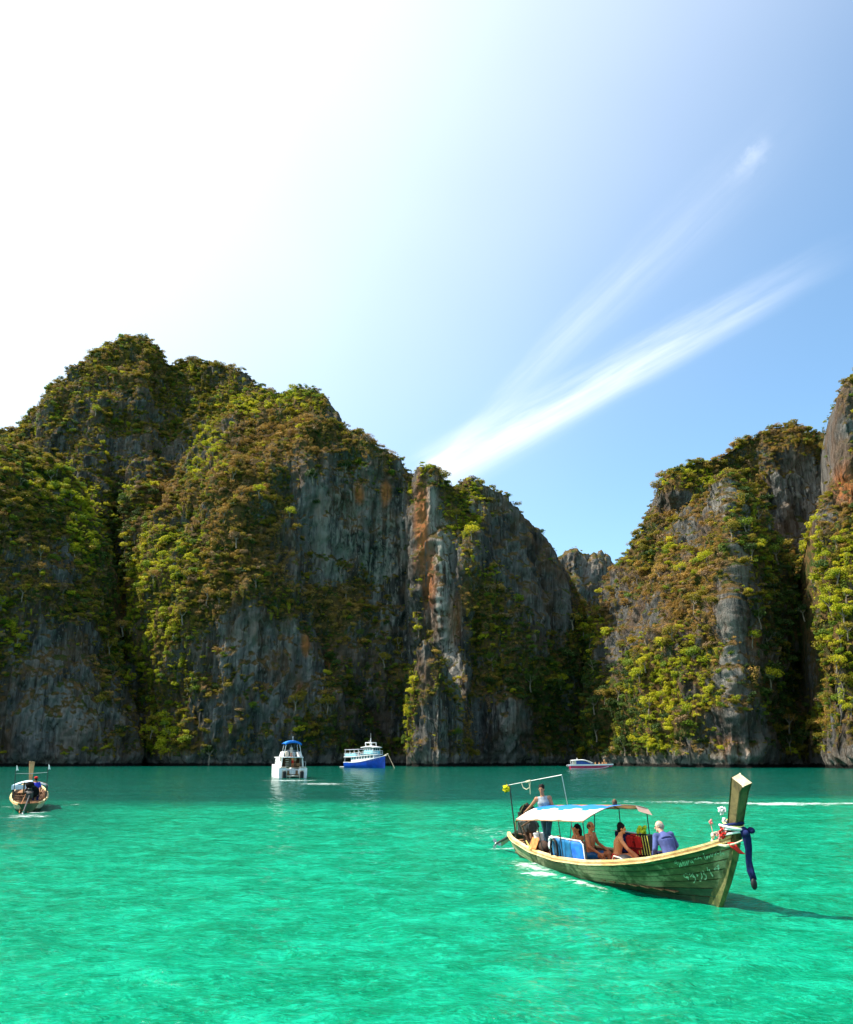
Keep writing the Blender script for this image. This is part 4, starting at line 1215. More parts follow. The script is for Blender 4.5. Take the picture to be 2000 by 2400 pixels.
def prow(root, H, stem_m, post_m, end_m, top=2.40, lat=.23, deep=.34, tx=1.20):
    rings = []
    for z, x, w, d in ((-.42, -.22, .10, .34), (0, -.02, .115, .36), (.5, .37, .13, .37), (.95, .67, .15, .36), (1.22, .80, .16, .31), (1.34, .835, .16, .27)):
        c = Vector((x - d / 2 + .02, 0, z)); n = Vector((.55, 0, -.3)).normalized()
        rings.append([c + Vector((-d / 2, -w / 2, .03)), c + Vector((d / 2 - .05, -w / 2, -.02)), c + Vector((d / 2, 0, -.03)), c + Vector((d / 2 - .05, w / 2, -.02)), c + Vector((-d / 2, w / 2, .03))])
    MB().loft(rings).build('stem', stem_m, root)
    rings = []
    for k in range(6):
        t = k / 5; z = 1.26 + (top - 1.26) * t; x = .70 + (tx - .70) * (t ** 1.15) ; w = .165 + (lat - .165) * t; d = .26 + (deep - .26) * t
        s0 = (.07, -.10) if k == 5 else (0, 0); b = .018
        pts = []
        for (sx, sy) in ((-1, -1), (1, -1), (1, 1), (-1, 1)):
            z2 = z + (s0[0] if sx < 0 else s0[1]) + (.03 * sy if k == 5 else 0)
            pts += [Vector((x + sx * d / 2 - (b * sx if sx * sy > 0 else 0), sy * w / 2 - (0 if sx * sy > 0 else b * sy), z2)), Vector((x + sx * d / 2 - (0 if sx * sy > 0 else b * sx), sy * w / 2 - (b * sy if sx * sy > 0 else 0), z2))]
        rings.append(pts)
    m = MB(); m.loft(rings, cap=False); m.add(rings[0], [tuple(range(8))]); m.add(rings[-1], [tuple(range(8))], 1)
    m.build('prow_post', [post_m, end_m], root)


def flower_clump(mb, c, r, n, seed, s=.05, flat=1.0):
    rr = random.Random(seed)
    for k in range(n):
        d = Vector((rr.gauss(0, 1), rr.gauss(0, 1), rr.gauss(0, 1) * flat)).normalized() * r * rr.uniform(.4, 1)
        mb.ell(Vector(c) + d, (s * rr.uniform(.7, 1.2), s * rr.uniform(.7, 1.2), s * rr.uniform(.45, .8)), (rr.uniform(0, 3), rr.uniform(0, 3), 0), n=7, m=5)


def ribbon(mb, pts, w, seed=0, th=.006):
    """Cloth strip hanging along points, its width turning slightly."""
    rows = []
    for i, p in enumerate(pts):
        a = .5 * math.sin(i * .9 + seed); d = Vector((math.cos(a) * .5, math.sin(a) + .6, 0)).normalized() * (w / 2) * (1 + .15 * math.sin(i * 1.7 + seed))
        rows.append([Vector(p) - d, Vector(p) - d * .3 + Vector((.012 * math.sin(i + seed), 0, 0)), Vector(p) + d * .4, Vector(p) + d])
    mb.sheet(rows, th)


def engine(root, x, z, shaft_end, tiller_end, y=0.0):
    """Car engine on a swivelling stand, with its long tail and its tiller."""
    e = MB(); e.box((x, y, z + .33), (.62, .36, .36), (0, -.12, 0), bev=.04); e.box((x + .02, y, z + .58), (.50, .22, .16), (0, -.12, 0), bev=.03)
    e.box((x - .32, y, z + .25), (.16, .30, .34), bev=.04); e.ell((x + .36, y, z + .36), (.07, .19, .19)); e.tube([(x + .42, y - .02, z + .36), (x + .45, y - .02, z + .36)], .13, 14)
    for k in range(4): e.tube([(x - .18 + k * .12, y + .18, z + .44), (x - .18 + k * .12, y + .27, z + .42), (x - .18 + k * .12, y + .29, z + .30)], .024, 7)
    E = e.build('engine', STEELDK, root, smooth=True)
    MB().tube([(x - .1, y + .29, z + .32), (x - .25, y + .32, z + .30), (x - .5, y + .3, z + .62), (x - .55, y + .3, z + .95)], [.035, .035, .04, .045], 9).build('exhaust', RUST, E, smooth=True)
    MB().tube([(x, y - .12, z + .66), (x, y - .12, z + .76)], .13, 14).build('air_filter', BLACK, E, smooth=True)
    MB().ell((x + .08, y + .02, z + .80), (.30, .22, .17)).build('engine_cover', simple('black_oilcloth', (.010, .009, .010), .95, .05, .5, 8), E, smooth='all')
    st = MB()
    for q in (-1, 1): st.tube([(x + .05, y + q * .12, z - .10), (x + .02, y + q * .13, z + .22)], .028, 8)
    st.tube([(x, y, z - .16), (x, y, z + .12)], .05, 10); st.tube([(x - .25, y - .18, z + .14), (x + .25, y - .18, z + .14)], .02, 6); st.tube([(x - .25, y + .18, z + .14), (x + .25, y + .18, z + .14)], .02, 6)
    st.build('engine_stand', RUST, root, smooth=True)
    a = Vector((x - .38, y, z + .25)); b = Vector(shaft_end)
    MB().tube([a, a.lerp(b, .5), b], [.045, .038, .030], 10).build('tail_shaft', STEELDK, root, smooth=True)
    ax = (b - a).normalized(); s1 = ax.orthogonal().normalized(); pr = MB(); pr.ell(b, .05)
    for k in range(3):
        d = Matrix.Rotation(2 * PI * k / 3, 3, ax) @ s1; w = ax.cross(d)
        pr.sheet([[b + d * .03 - w * .03 + ax * .01, b + d * .03 + w * .03 - ax * .01], [b + d * .11 - w * .055 + ax * .02, b + d * .11 + w * .05 - ax * .03], [b + d * .17 - w * .02, b + d * .17 + w * .02]], .006)
    pr.build('propeller', METAL, root, smooth=True)
    g = MB(); g.sheet([[a.lerp(b, .35) + Vector((0, 0, -.03)), a.lerp(b, .35) + Vector((0, 0, -.12))], [a.lerp(b, .8) + Vector((0, 0, -.03)), a.lerp(b, .8) + Vector((0, 0, -.16))]], .012); g.build('shaft_fin', HULLLOW, root)
    c = Vector((x + .30, y, z + .42)); t_ = Vector(tiller_end)
    MB().tube([c, c.lerp(t_, .5) + Vector((0, 0, .02)), t_], [.022, .019, .019], 9).build('tiller', METAL, root, smooth=True)
    return E


# ---- the near boat
BM = frame(1693, 2127, -73, roll=4.0)
BR = BM.to_3x3()
H1 = Hull([(-9.9, .66), (-9.2, .57), (-7.5, .46), (-5.6, .44), (-3.9, .53), (-2.6, .66), (-1.5, .81), (-.7, .98), (0, 1.15), (.60, 1.34)],
          [(-9.9, .34), (-9.2, .52), (-7.5, .74), (-5.6, .88), (-3.9, .93), (-2.6, .89), (-1.5, .76), (-.7, .56), (0, .34), (.35, .19), (.60, .075)],
          [(-9.9, .5), (-9, .38), (-5.5, .30), (-3.7, .42), (-2.7, .65), (-1.8, 1.0), (-1, 1.45), (0, 1.6), (.6, 1.2)],
          [(-9.9, -.02), (-9, -.16), (-7, -.28), (-3, -.32), (0, -.36), (.6, -.38)],
          [(-.34, -.42), (0, 0), (.45, .6), (.80, 1.12), (.88, 1.34), (.95, 1.6)])
boat = thing('longtail_boat', 'green planked long-tail boat with striped awning and tall wooden prow', 'boat', BM)
longtail_hull(boat, H1, HULLW, HULLLOW)
prow(boat, H1, STEMW, PROWW, PROWTOP)
bpy.context.view_layer.update()

# awning on its hoops and posts
AW_X = [-7.85, -6.55, -5.2, -3.85]; ez = [1.20, 1.28, 1.35, 1.41]; pz = [1.49, 1.56, 1.62, 1.68]


def arch(x, y, sag=0.0):
    e = float(np.interp(x, AW_X, ez)); p = float(np.interp(x, AW_X, pz)); q = abs(y) / .86
    d = min(abs(x - a) for a in AW_X)
    if y > 0: return p - .13 * q ** 3 - sag * min(1, d / .6) * (1 - q * .3)
    return e + (p - e) * (1 - q ** 1.6) - sag * min(1, d / .6) * (1 - q * .3)


rows = []; ys = np.linspace(-.86, .86, 19); xs_ = np.linspace(-7.95, -3.80, 34)
for y in ys: rows.append([Vector((x, y, arch(x, y, .035) + .012 + .006 * math.sin(x * 9 + y * 3))) for x in xs_])
aw = MB().sheet([r[::-1] for r in rows], .008)
me_i = []
nf = (len(ys) - 1) * (len(xs_) - 1)
for i in range(len(ys) - 1):
    for j in range(len(xs_) - 1):
        yb = (ys[i] + ys[i + 1]) / 2; xb = xs_[::-1][j]; wob = .05 * math.sin(xb * 4.4)
        m = 0 if yb < -.62 else (1 if yb < -.30 + wob else (2 if yb < .25 else 3)); me_i += [m, 4 if yb > .2 else m]
aw.m = me_i + [1] * (len(aw.f) - len(me_i))
PINKC2 = simple('pale_pink_awning_border', (.84, .56, .46), .8, .15, .08, 3, trans=.35)
aw.build('awning', [PINKC2, PINKW, SKYBLUE, simple('white_awning_far_side', (.8, .74, .7), .8, .15, .1, 3, trans=.35), simple('orange_awning_lining', (.62, .26, .10), .8, .15, .2, 3, trans=.45)], boat, smooth='all')
for x in AW_X:
    MB().tube([(x, y, arch(x, y)) for y in np.linspace(-.86, .86, 13)], .013, 7).build('awning_hoop', TAN, boat, smooth=True)
    for sd_ in (-1, 1):
        MB().tube([(x, sd_ * .86, arch(x, sd_ * .86)), (x, sd_ * (H1.half(x, H1.zs(x)) - .07), H1.zs(x) - .1)], .013, 7).build('awning_post', STEELDK, boat, smooth=True)
MB().tube([(x, -.87, arch(x, -.86) - .01) for x in xs_], .011, 6).build('awning_pole', TAN, boat, smooth=True)
MB().tube([(x, .87, arch(x, .86) - .01) for x in xs_], .011, 6).build('awning_pole', TAN, boat, smooth=True)
MB().ell((-3.98, .1, 1.75), (.07, .06, .085)).build('awning_finial', RUST, boat, smooth='all')
# loose end of the awning at the front corner
ribbon_mb = MB(); ribbon_mb.sheet([[Vector((-3.80, .55, 1.64)), Vector((-3.80, .88, 1.54))], [Vector((-3.72, .57, 1.52)), Vector((-3.68, .90, 1.40))]], .006); ribbon_mb.build('awning_flap', PINKC2, boat)

# engine, tiller, long tail
TIL = Vector((-8.42, -.36, 1.33))
engine(boat, -9.25, .52, (-11.75, -.05, .18), TIL)
# poles at the stern with a cross bar
MB().tube([(-9.05, -.46, .45), (-9.10, -.50, 2.08)], .020, 8).build('stern_pole', STEELDK, boat, smooth=True)
MB().tube([(-7.50, .66, .45), (-7.56, .55, 1.6), (-7.60, .50, 2.27)], .011, 8).build('stern_pole', METAL, boat, smooth=True)
MB().tube([(-9.14, -.54, 2.06), (-8.3, 0, 2.19), (-7.6, .50, 2.30)], .011, 8).build('cross_bar', METAL, boat, smooth=True)
rb = MB(); rr = random.Random(9)
rb.tube([(-8.75 + .02, -.27, 2.12), (-8.70, -.24, 1.98), (-8.62, -.18, 1.93), (-8.5, -.12, 1.99), (-8.48, -.10, 2.15)], .014, 6); rb.tube([(-8.52, -.13, 2.15), (-8.50, -.12, 1.95), (-8.51, -.12, 1.80)], .012, 6); rb.tube([(-8.6, -.18, 2.14), (-8.45, -.1, 2.17)], .030, 7)
rb.build('rope_tie', ROPE, boat, smooth=True)
MB().tube([(-9.0, -.50, .50), (-9.35, -.30, 1.0), (-9.02, -.1, 1.5)], .026, 7).build('bamboo_strut', STEMW, boat, smooth=True)
MB().tube([(-8.45, -.3, .45), (-8.62, -.42, .95), (-8.25, -.2, 1.15)], .030, 8).build('stand_leg', RUST, boat, smooth=True)

# painted writing on the starboard bow, laid on the planks
from mathutils.bvhtree import BVHTree
BMI = BM.inverted()
_V, _F = [], []
for ch in boat.children:
    if ch.name.startswith('plank') or ch.name.startswith('stem'):
        k0 = len(_V); _V += [v.co.copy() for v in ch.data.vertices]; _F += [tuple(i + k0 for i in p.vertices) for p in ch.data.polygons]
bvh = BVHTree.FromPolygons(_V, _F)
eye_l = BMI @ Vector((0, 0, EYE))


def on_hull(x, y):
    d = (BMI @ (Vector((0, 0, EYE)) + pix_dir(1560 + x / 8.75, 1970 + y / 8.75, 1.0) * 10)) - eye_l
    h = bvh.ray_cast(eye_l, d.normalized())
    return (h[0], h[1] if h[1].dot(d) < 0 else -h[1]) if h[0] is not None else None


def stroke(mb, pts, w=.016):
    P = []
    for (x0, y0), (x1, y1) in zip(pts[:-1], pts[1:]):
        n = max(2, int(math.hypot(x1 - x0, y1 - y0) / 14))
        for k in range(n): P.append((x0 + (x1 - x0) * k / n, y0 + (y1 - y0) * k / n))
    P.append(pts[-1]); Q = [on_hull(*p) for p in P]; Q = [q for q in Q if q]
    if len(Q) < 2: return
    L = []
    for i, (c, n) in enumerate(Q):
        t = (Q[min(i + 1, len(Q) - 1)][0] - Q[max(i - 1, 0)][0]).normalized(); sx = t.cross(n).normalized() * w / 2; c = c + n * .010; L.append([c - sx, c + sx])
    mb.sheet(L, 0)


def arcp(cx, cy, rx, ry, a0, a1, n=10): return [(cx + rx * math.cos(math.radians(a0 + (a1 - a0) * k / n)), cy + ry * math.sin(math.radians(a0 + (a1 - a0) * k / n))) for k in range(n + 1)]


wr = MB()
for s_ in ([(195, 470), (235, 452), (262, 500)], [(262, 440), (285, 462), (300, 545)], [(300, 545), (318, 440), (340, 530), (365, 430)], [(372, 435), (392, 520)], [(396, 425), (420, 520), (440, 418), (462, 505), (478, 405)],
           [(505, 400), (530, 455), (560, 445), (545, 400)], [(565, 415), (588, 465)], arcp(222, 440, 22, 14, 0, 330), [(335, 415), (352, 395), (372, 405)],
           [(600, 395), (625, 360), (650, 392)], [(668, 385), (690, 330)], [(700, 360), (735, 345), (745, 378)],
           [(782, 255), (800, 320), (832, 388)], [(838, 300), (860, 385)], [(862, 372), (880, 290), (905, 360), (925, 280)], [(935, 285), (960, 335), (985, 262)], [(1000, 262), (1022, 300), (1045, 240)],
           [(1052, 250), (1090, 270), (1098, 220)], arcp(1160, 236, 26, 40, 200, 20), [(1150, 250), (1142, 312)], [(1186, 215), (1196, 285), (1232, 268)]): stroke(wr, s_, .017)
for s_ in (arcp(432, 715, 48, 40, 60, 330), [(474, 735), (478, 790), (486, 845)], arcp(452, 752, 16, 14, 0, 330), [(500, 700), (530, 655), (552, 690), (520, 745)], [(560, 680), (590, 720), (618, 760), (625, 810), (600, 858), (580, 862)],
           arcp(585, 735, 14, 14, 0, 330), [(640, 650), (662, 735)], [(655, 735), (680, 700)], [(705, 650), (745, 670), (762, 735), (748, 790)], arcp(722, 820, 24, 12, 180, 0), [(775, 612), (800, 650), (790, 690)],
           [(790, 690), (838, 706), (852, 760), (828, 800), (798, 780)], [(862, 545), (880, 625)]): stroke(wr, s_, .020)
stroke(wr, [(898, 588), (982, 735)], .036)
for s_ in ([(1010, 600), (1040, 560), (1060, 590)], [(1065, 540), (1100, 500), (1105, 575)], [(1085, 590), (1112, 560)]): stroke(wr, s_, .028)
wr.build('painted_writing', simple('faded_white_lettering', (.30, .45, .28), .7, .3, .45, 30), boat)

# ------------------------------------------------------------------ what hangs on the prow of the near boat
def onboat(x, y, z, rz=0.0): return BM @ Matrix.Translation((x, y, z)) @ Matrix.Rotation(math.radians(rz), 4, 'Z')


g = thing('flower_garland', 'white and red flower garland tied round the neck of the tall prow', 'garland', onboat(.70, 0, 1.36))
m = MB()
for k in range(3):
    zz = .02 + k * .055
    m.tube([(.02 + (.24 + .02 * k) * math.cos(a), (.17 + .02 * k) * math.sin(a), zz + .05 * math.cos(a + k) + .02) for a in np.linspace(0, 2 * PI, 22)[:-1]], .022, 8, closed=True)
m.build('white_strand', WHITEC, g, smooth=True)
m = MB(); m.tube([(.0 + .40 * math.cos(a) - .10, .20 * math.sin(a), -.06 - .10 * math.sin(a) * -1 + .02 * math.cos(a)) for a in np.linspace(0, 2 * PI, 26)[:-1]], .017, 8, closed=True)
m.tube([(-.48, -.10, -.02), (-.40, -.22, -.10), (-.2, -.22, -.16), (.0, -.19, -.17), (.14, -.12, -.14)], .022, 8); m.tube([(-.5, .05, .02), (-.5, -.12, .0), (-.38, -.2, -.04)], .035, 8)
m.build('rope_loop', ROPE, g, smooth=True)
m = MB(); flower_clump(m, (-.06, -.17, .06), .11, 40, 3, .028); m.build('red_flowers', REDC, g, smooth='all')
m = MB(); flower_clump(m, (-.16, -.16, -.02), .10, 30, 5, .024); flower_clump(m, (.02, -.15, .12), .08, 16, 6, .024); m.build('pink_flowers', PINKC, g, smooth='all')
m = MB(); m.tube([(.05 + .215 * math.cos(a), .155 * math.sin(a), .22 - .05 * math.cos(a)) for a in np.linspace(0, 2 * PI, 20)[:-1]], .020, 8, closed=True); m.build('yellow_strand', simple('pale_yellow_cord', (.72, .70, .22), .8, .2, .2, 20), g, smooth=True)
m = MB(); ribbon(m, [(.10, -.14, -.10), (.16, -.13, -.18), (.20, -.06, -.26), (.26, -.04, -.30)], .13, 2); m.build('red_cloth', REDC, g, smooth='all')

s = thing('sash', 'long dark blue sash knotted at the prow and hanging over the water', 'sash', onboat(.98, .04, 1.46))
m = MB()
for q in range(3): ribbon(m, [(.02 + .02 * q, .02 * q - .02, .04 - .02 * q), (.06 + .01 * q, .02 * q, -.12), (.05, .01 + .02 * q, -.32), (.02 - .02 * q, .0 + .01 * q, -.52), (.03, .01 * q, -.70), (.06 - .02 * q, .02, -.84 - .05 * q)], .13 - .02 * q, 1.3 * q, .008)
m.build('tail', NAVY, s, smooth='all')
m = MB(); m.ell((.0, 0, .02), (.065, .075, .06)); m.ell((.10, .09, .01), (.10, .05, .06)); m.ell((.09, -.02, -.03), (.07, .05, .06)); m.tube([(-.28 + .27 * math.cos(a), -.04 + .17 * math.sin(a), .10 + .04 * math.cos(a)) for a in np.linspace(0, 2 * PI, 18)[:-1]], .028, 8, closed=True); m.build('knot', NAVY, s, smooth='all')
m = MB(); m.ell((.06, .01, -.92), (.05, .06, .10)); m.build('tassel', BLACK, s, smooth='all')

m = MB(); flower_clump(m, (0, 0, .02), .075, 34, 11, .025); flower_clump(m, (.02, 0, -.16), .05, 10, 12, .03); flower_clump(m, (.04, 0, -.30), .03, 6, 14, .024)
o = m.build('white_blossoms', WHITEC, None, smooth='all'); o.matrix_world = onboat(.60, -.10, 1.80); tag(o, 'bunch of white blossoms on the left edge of the tall prow', 'flowers')
m = MB(); flower_clump(m, (0, 0, .30), .045, 14, 21, .022); m.tube([(0, 0, .27), (.03, 0, 0)], .006, 5)
o = m.build('pink_blossom', PINKC, None, smooth='all'); o.matrix_world = onboat(.14, -.08, 1.28); tag(o, 'small pink flower on a stalk above the gunwale before the prow', 'flower')
y = thing('yellow_bouquet', 'yellow flower bouquet on top of the stern pole', 'flowers', onboat(-9.12, -.56, 2.0))
m = MB(); flower_clump(m, (-.03, -.03, -.02), .11, 60, 31, .030); m.build('blossoms', YELLOWC, y, smooth='all')
m = MB(); flower_clump(m, (-.10, -.03, -.06), .10, 10, 33, .035); m.tube([(0, 0, .08), (-.02, -.02, .2)], .008, 5); m.build('leaves', LEAF['mid'], y)

# ------------------------------------------------------------------ what lies in the near boat
w = thing('bucket', 'white plastic bucket beside the boatman in the stern', 'bucket', onboat(-8.35, -.05, .43))
m = MB(); m.loft([[Vector((r * math.cos(a), r * math.sin(a), z)) for a in np.linspace(0, 2 * PI, 19)[:-1]] for r, z in ((.11, 0), (.145, .30), (.155, .30), (.155, .325), (.14, .325), (.11, .03))]); m.build('pail', WHITEC, w, smooth=True)
m = MB(); m.tube([(.15 * math.cos(a), 0, .31 + .10 * math.sin(a)) for a in np.linspace(0, PI, 10)], .006, 6); m.build('handle', METAL, w)

t_ = thing('blue_screen', 'blue tarpaulin screen in a white frame along the near side of the boat', 'screen', onboat(-5.10, -.76, .40))
for (x0, x1, mat) in ((-.92, -.32, TEALC), (-.30, .34, TEALC), (.36, .90, BLUEC)):
    m = MB(); rows_ = [[Vector((x, -.02 + .025 * math.sin(x * 7 + z * 6), z)) for x in np.linspace(x0, x1, 9)] for z in np.linspace(.02, .50, 7)]; m.sheet(rows_, .02); m.build('panel', mat, t_, smooth='all')
m = MB(); m.tube([(-.95, 0, .49), (-.2, 0, .52), (.80, 0, .53), (.93, 0, .46), (.97, 0, .0)], .016, 8); m.tube([(-.95, 0, .49), (-.96, 0, 0)], .014, 8); m.build('frame', WHITEC, t_, smooth=True)

i_ = thing('hose_coil', 'black hose coil hung over the blue screen', 'hose', onboat(-5.62, -.82, .62))
m = MB()
for k in range(3): m.tube([(.02 * k + .19 * math.cos(a), -.02 - .022 * k, .0 + .27 * math.sin(a)) for a in np.linspace(0, 2 * PI, 22)[:-1]], .020, 8, closed=True)
m.build('coil', BLACK, i_, smooth=True)
m = MB(); m.tube([(-.25, -.03, .05), (-.2, -.05, .24), (-.05, -.05, .32), (.05, -.04, .24)], .032, 8); m.ell((-.2, -.05, .10), (.07, .04, .10)); m.build('white_towel', WHITEC, i_, smooth='all')

o_ = thing('towel_heap', 'orange towel thrown over dark gear near the stern', 'towel', onboat(-7.15, -.62, .44))
m = MB(); rows_ = [[Vector((x, -.02 - .16 * (1 - z / .3) + .02 * math.sin(x * 22), .05 + z + .02 * math.sin(x * 14))) for x in np.linspace(-.26, .24, 14)] for z in np.linspace(0, .28, 6)]; m.sheet(rows_, .012); m.build('towel', ORANGEC, o_, smooth='all')
m = MB(); m.ell((.28, .05, .12), (.26, .15, .16)); m.ell((-.32, .02, .10), (.20, .13, .14)); m.ell((0, .08, .12), (.3, .14, .14)); m.build('bundle', simple('dark_brown_bag', (.05, .03, .02), .8, .2, .4, 12), o_, smooth='all')
m = MB(); m.tube([(-.55, -.1, .22), (-.2, -.16, .10), (.0, -.17, .02)], .014, 7); m.tube([(-.6, -.02, .10), (-.3, -.1, .02), (0, -.12, 0)], .014, 7); m.build('stick', simple('yellow_stick', (.6, .5, .12), .7, .2, .2, 9), o_, smooth=True)

b_ = thing('seat_backrest', 'dark blue padded backrest behind the passengers on the far side', 'backrest', onboat(-4.75, .80, .42))
m = MB(); m.box((0, 0, .27), (1.25, .07, .50), (.12, 0, 0), bev=.03); m.build('pad', NAVY, b_, smooth=True); m = MB(); m.box((0, -.0, .535), (1.3, .09, .02), bev=.005); m.build('trim', METAL, b_)
v_ = thing('life_jacket', 'bright red life jacket propped up beside the bare backed woman', 'life jacket', onboat(-3.98, .52, .52, 20))
m = MB()
for q in (-1, 1): m.box((q * .13, 0, .22), (.22, .10, .46), (.1, 0, 0), bev=.045)
m.box((0, .06, .30), (.34, .08, .34), (.1, 0, 0), bev=.03); m.build('panel', REDC, v_, smooth=True)
m = MB(); m.box((0, -.052, .16), (.48, .016, .035)); m.box((0, -.042, .30), (.48, .016, .035)); m.build('strap', simple('dark_red_strap', (.16, .01, .01), .7, .2, .1, 9), v_)
f_ = thing('rolled_mats', 'black and yellow striped sun mats stacked upright by the awning post', 'mats', onboat(-3.72, .66, .52, 15))
YS = simple('yellow_webbing', (.62, .60, .10), .7, .2, .15, 9)
for k in range(5):
    m = MB(); m.box((-.18 + k * .085, 0, .24), (.075, .17, .48), (0, -.10, 0), bev=.02); m.build('mat', BLACK, f_, smooth=True)
    m = MB(); m.box((-.18 + k * .085 + .012, -.090, .24), (.018, .014, .44), (0, -.10, 0)); m.build('binding', YS, f_)
m = MB(); flower_clump(m, (-.05, 0, .56), .12, 12, 51, .06, .5); o = m.build('yellow_bag', simple('yellow_net_bag', (.55, .62, .03), .7, .2, .3, 14, trans=.3), None, smooth='all'); o.matrix_world = onboat(-3.72, .66, .52, 15); tag(o, 'yellow green bag on top of the striped mats', 'bag')
k_ = thing('backpack', 'black backpack with pale trim at the feet of the bare backed woman', 'backpack', onboat(-3.10, -.30, .42, 10))
m = MB(); m.ell((0, 0, .13), (.27, .18, .15)); m.ell((.16, -.04, .10), (.15, .13, .11)); m.build('bag', BLACK, k_, smooth='all'); m = MB(); m.tube([(-.28, -.1, .16), (-.1, -.2, .26), (.1, -.2, .24), (.3, -.12, .10)], .018, 7); m.tube([(.0, -.19, .1), (.2, -.17, .05), (.3, -.1, .04)], .014, 7); m.build('strap', OFFWHITE, k_, smooth=True)
c_ = thing('woven_basket', 'low brown woven basket beside the man in the blue shirt', 'basket', onboat(-2.35, .18, .58))
m = MB(); m.loft([[Vector((r * math.cos(a), r * math.sin(a) * .8, z)) for a in np.linspace(0, 2 * PI, 19)[:-1]] for r, z in ((.15, 0), (.20, .20), (.185, .20), (.14, .03))]); m.build('bowl', INWOOD, c_, smooth=True)
m = MB(); m.tube([(.19 * math.cos(a), 0, .18 + .16 * math.sin(a)) for a in np.linspace(0, PI, 12)], .010, 6); m.build('handle', ROPE, c_, smooth=True)
x_ = thing('crate', 'open brown wooden crate on the stern boards behind the seated woman', 'crate', onboat(-7.0, .35, .34))
for (cx_, cy_, dx_, dy_) in ((0, -.2, .7, .02), (0, .2, .7, .02), (-.34, 0, .02, .38), (.34, 0, .02, .38)):
    for z_ in (.05, .14, .23): m = MB(); m.box((cx_, cy_, z_), (dx_, dy_, .075), bev=.004); m.build('slat', INWOOD, x_)

# ------------------------------------------------------------------ the people aboard
def in_boat(label, P, base, **kw):
    base = Vector(base); Q = {}
    for k, v in P.items(): Q[k] = v if k in ('face', 'curl') or k.startswith(('hd_', 'pn_')) else Vector(v) - base
    r = thing('person', label, 'person', BM @ Matrix.Translation(base)); person(r, Q, **kw); return r


DENIM = simple('faded_jeans', (.035, .085, .13), .85, .15, .35, 14); GREYTEE = simple('grey_printed_tee', (.26, .27, .28), .85, .15, .3, 9)
SHIRTB = simple('blue_cotton_shirt', (.075, .095, .24), .85, .15, .22, 8, bump=.01)
# boatman at the tiller
hand_p = TIL + Vector((-.05, 0, -.01))
P = dict(pelvis=(-7.86, .03, 1.26), chest=(-7.86, -.02, 1.60), neck=(-7.86, -.04, 1.80), head=(-7.83, -.06, 1.95), face=(.75, -.65, -.10),
         sh_l=(-7.75, .12, 1.71), sh_r=(-7.97, -.18, 1.69), el_l=(-7.68, .18, 1.44), wr_l=(-7.58, .06, 1.22), el_r=(-8.18, -.28, 1.50), wr_r=hand_p + Vector((.07, .03, .06)),
         hip_l=(-7.80, .10, 1.22), hip_r=(-7.92, -.05, 1.22), kn_l=(-7.70, -.04, .80), kn_r=(-8.02, .02, .80), an_l=(-7.72, .03, .42), an_r=(-8.08, .08, .42),
         toe_l=(-7.58, -.06, .36), toe_r=(-7.96, -.02, .36), curl=.9)
P['hd_r'] = (-.45, -.35, -.25); P['pn_r'] = (.1, .1, -1)
in_boat('dark haired boatman standing in the stern with one arm on the tiller', P, (-7.9, .04, .36), skin=SKIN_DARK, hair=HAIR_BLACK, clothes=(('vest', GREYTEE), ('trousers', DENIM)))
# long haired woman facing across the boat
P = seated(-6.15, .12, .27, -75, lean=.05, h=.90, arms=dict(el_r=(.16, -.24, .28), wr_r=(.20, -.50, .42), el_l=(.24, .16, .30), wr_l=(.20, .05, .58)))
in_boat('dark haired woman under the awning resting her chin on one hand', P, (-6.15, .12, .27), skin=SKIN_RED, hair=HAIR_BLACK, female=True, hair_long=.12, clothes=(('bikini_top', REDC), ('briefs', REDC)))
P = seated(-5.12, -.12, .38, 35, lean=.10, h=1.0, arms=dict(el_r=(.14, -.27, .22), wr_r=(.40, -.20, .04), el_l=(.10, .26, .25), wr_l=(.38, .2, .10)))
in_boat('shirtless man with cropped hair and blue shorts under the awning', P, (-5.12, -.12, .38), skin=SKIN_RED, hair=HAIR_SHORT, bald=True, clothes=(('shorts', TEALC),))
P = seated(-3.95, -.02, .42, 62, lean=.22, h=.98, arms=dict(el_r=(.26, -.30, .22), wr_r=(.44, -.24, -.02), el_l=(.22, .22, .20), wr_l=(.42, .12, .06)))
in_boat('bare backed woman with short dark hair seated at the front of the awning', P, (-3.95, -.02, .42), skin=SKIN_RED, hair=HAIR_BLACK, female=True, clothes=(('briefs', REDC),))
P = seated(-1.42, -.10, .70, 178, lean=.50, h=1.0, head_turn=50, arms=dict(el_l=(.16, .27, .16), wr_l=(.38, .22, -.06), el_r=(.2, -.26, .18), wr_r=(.40, -.15, -.04)))
in_boat('grey haired man in a blue shirt bending forward on the bow deck', P, (-1.42, -.10, .70), skin=SKIN_PALE, hair=HAIR_GREY, bald=True, clothes=(('shirt', SHIRTB), ('shorts', NAVY)))

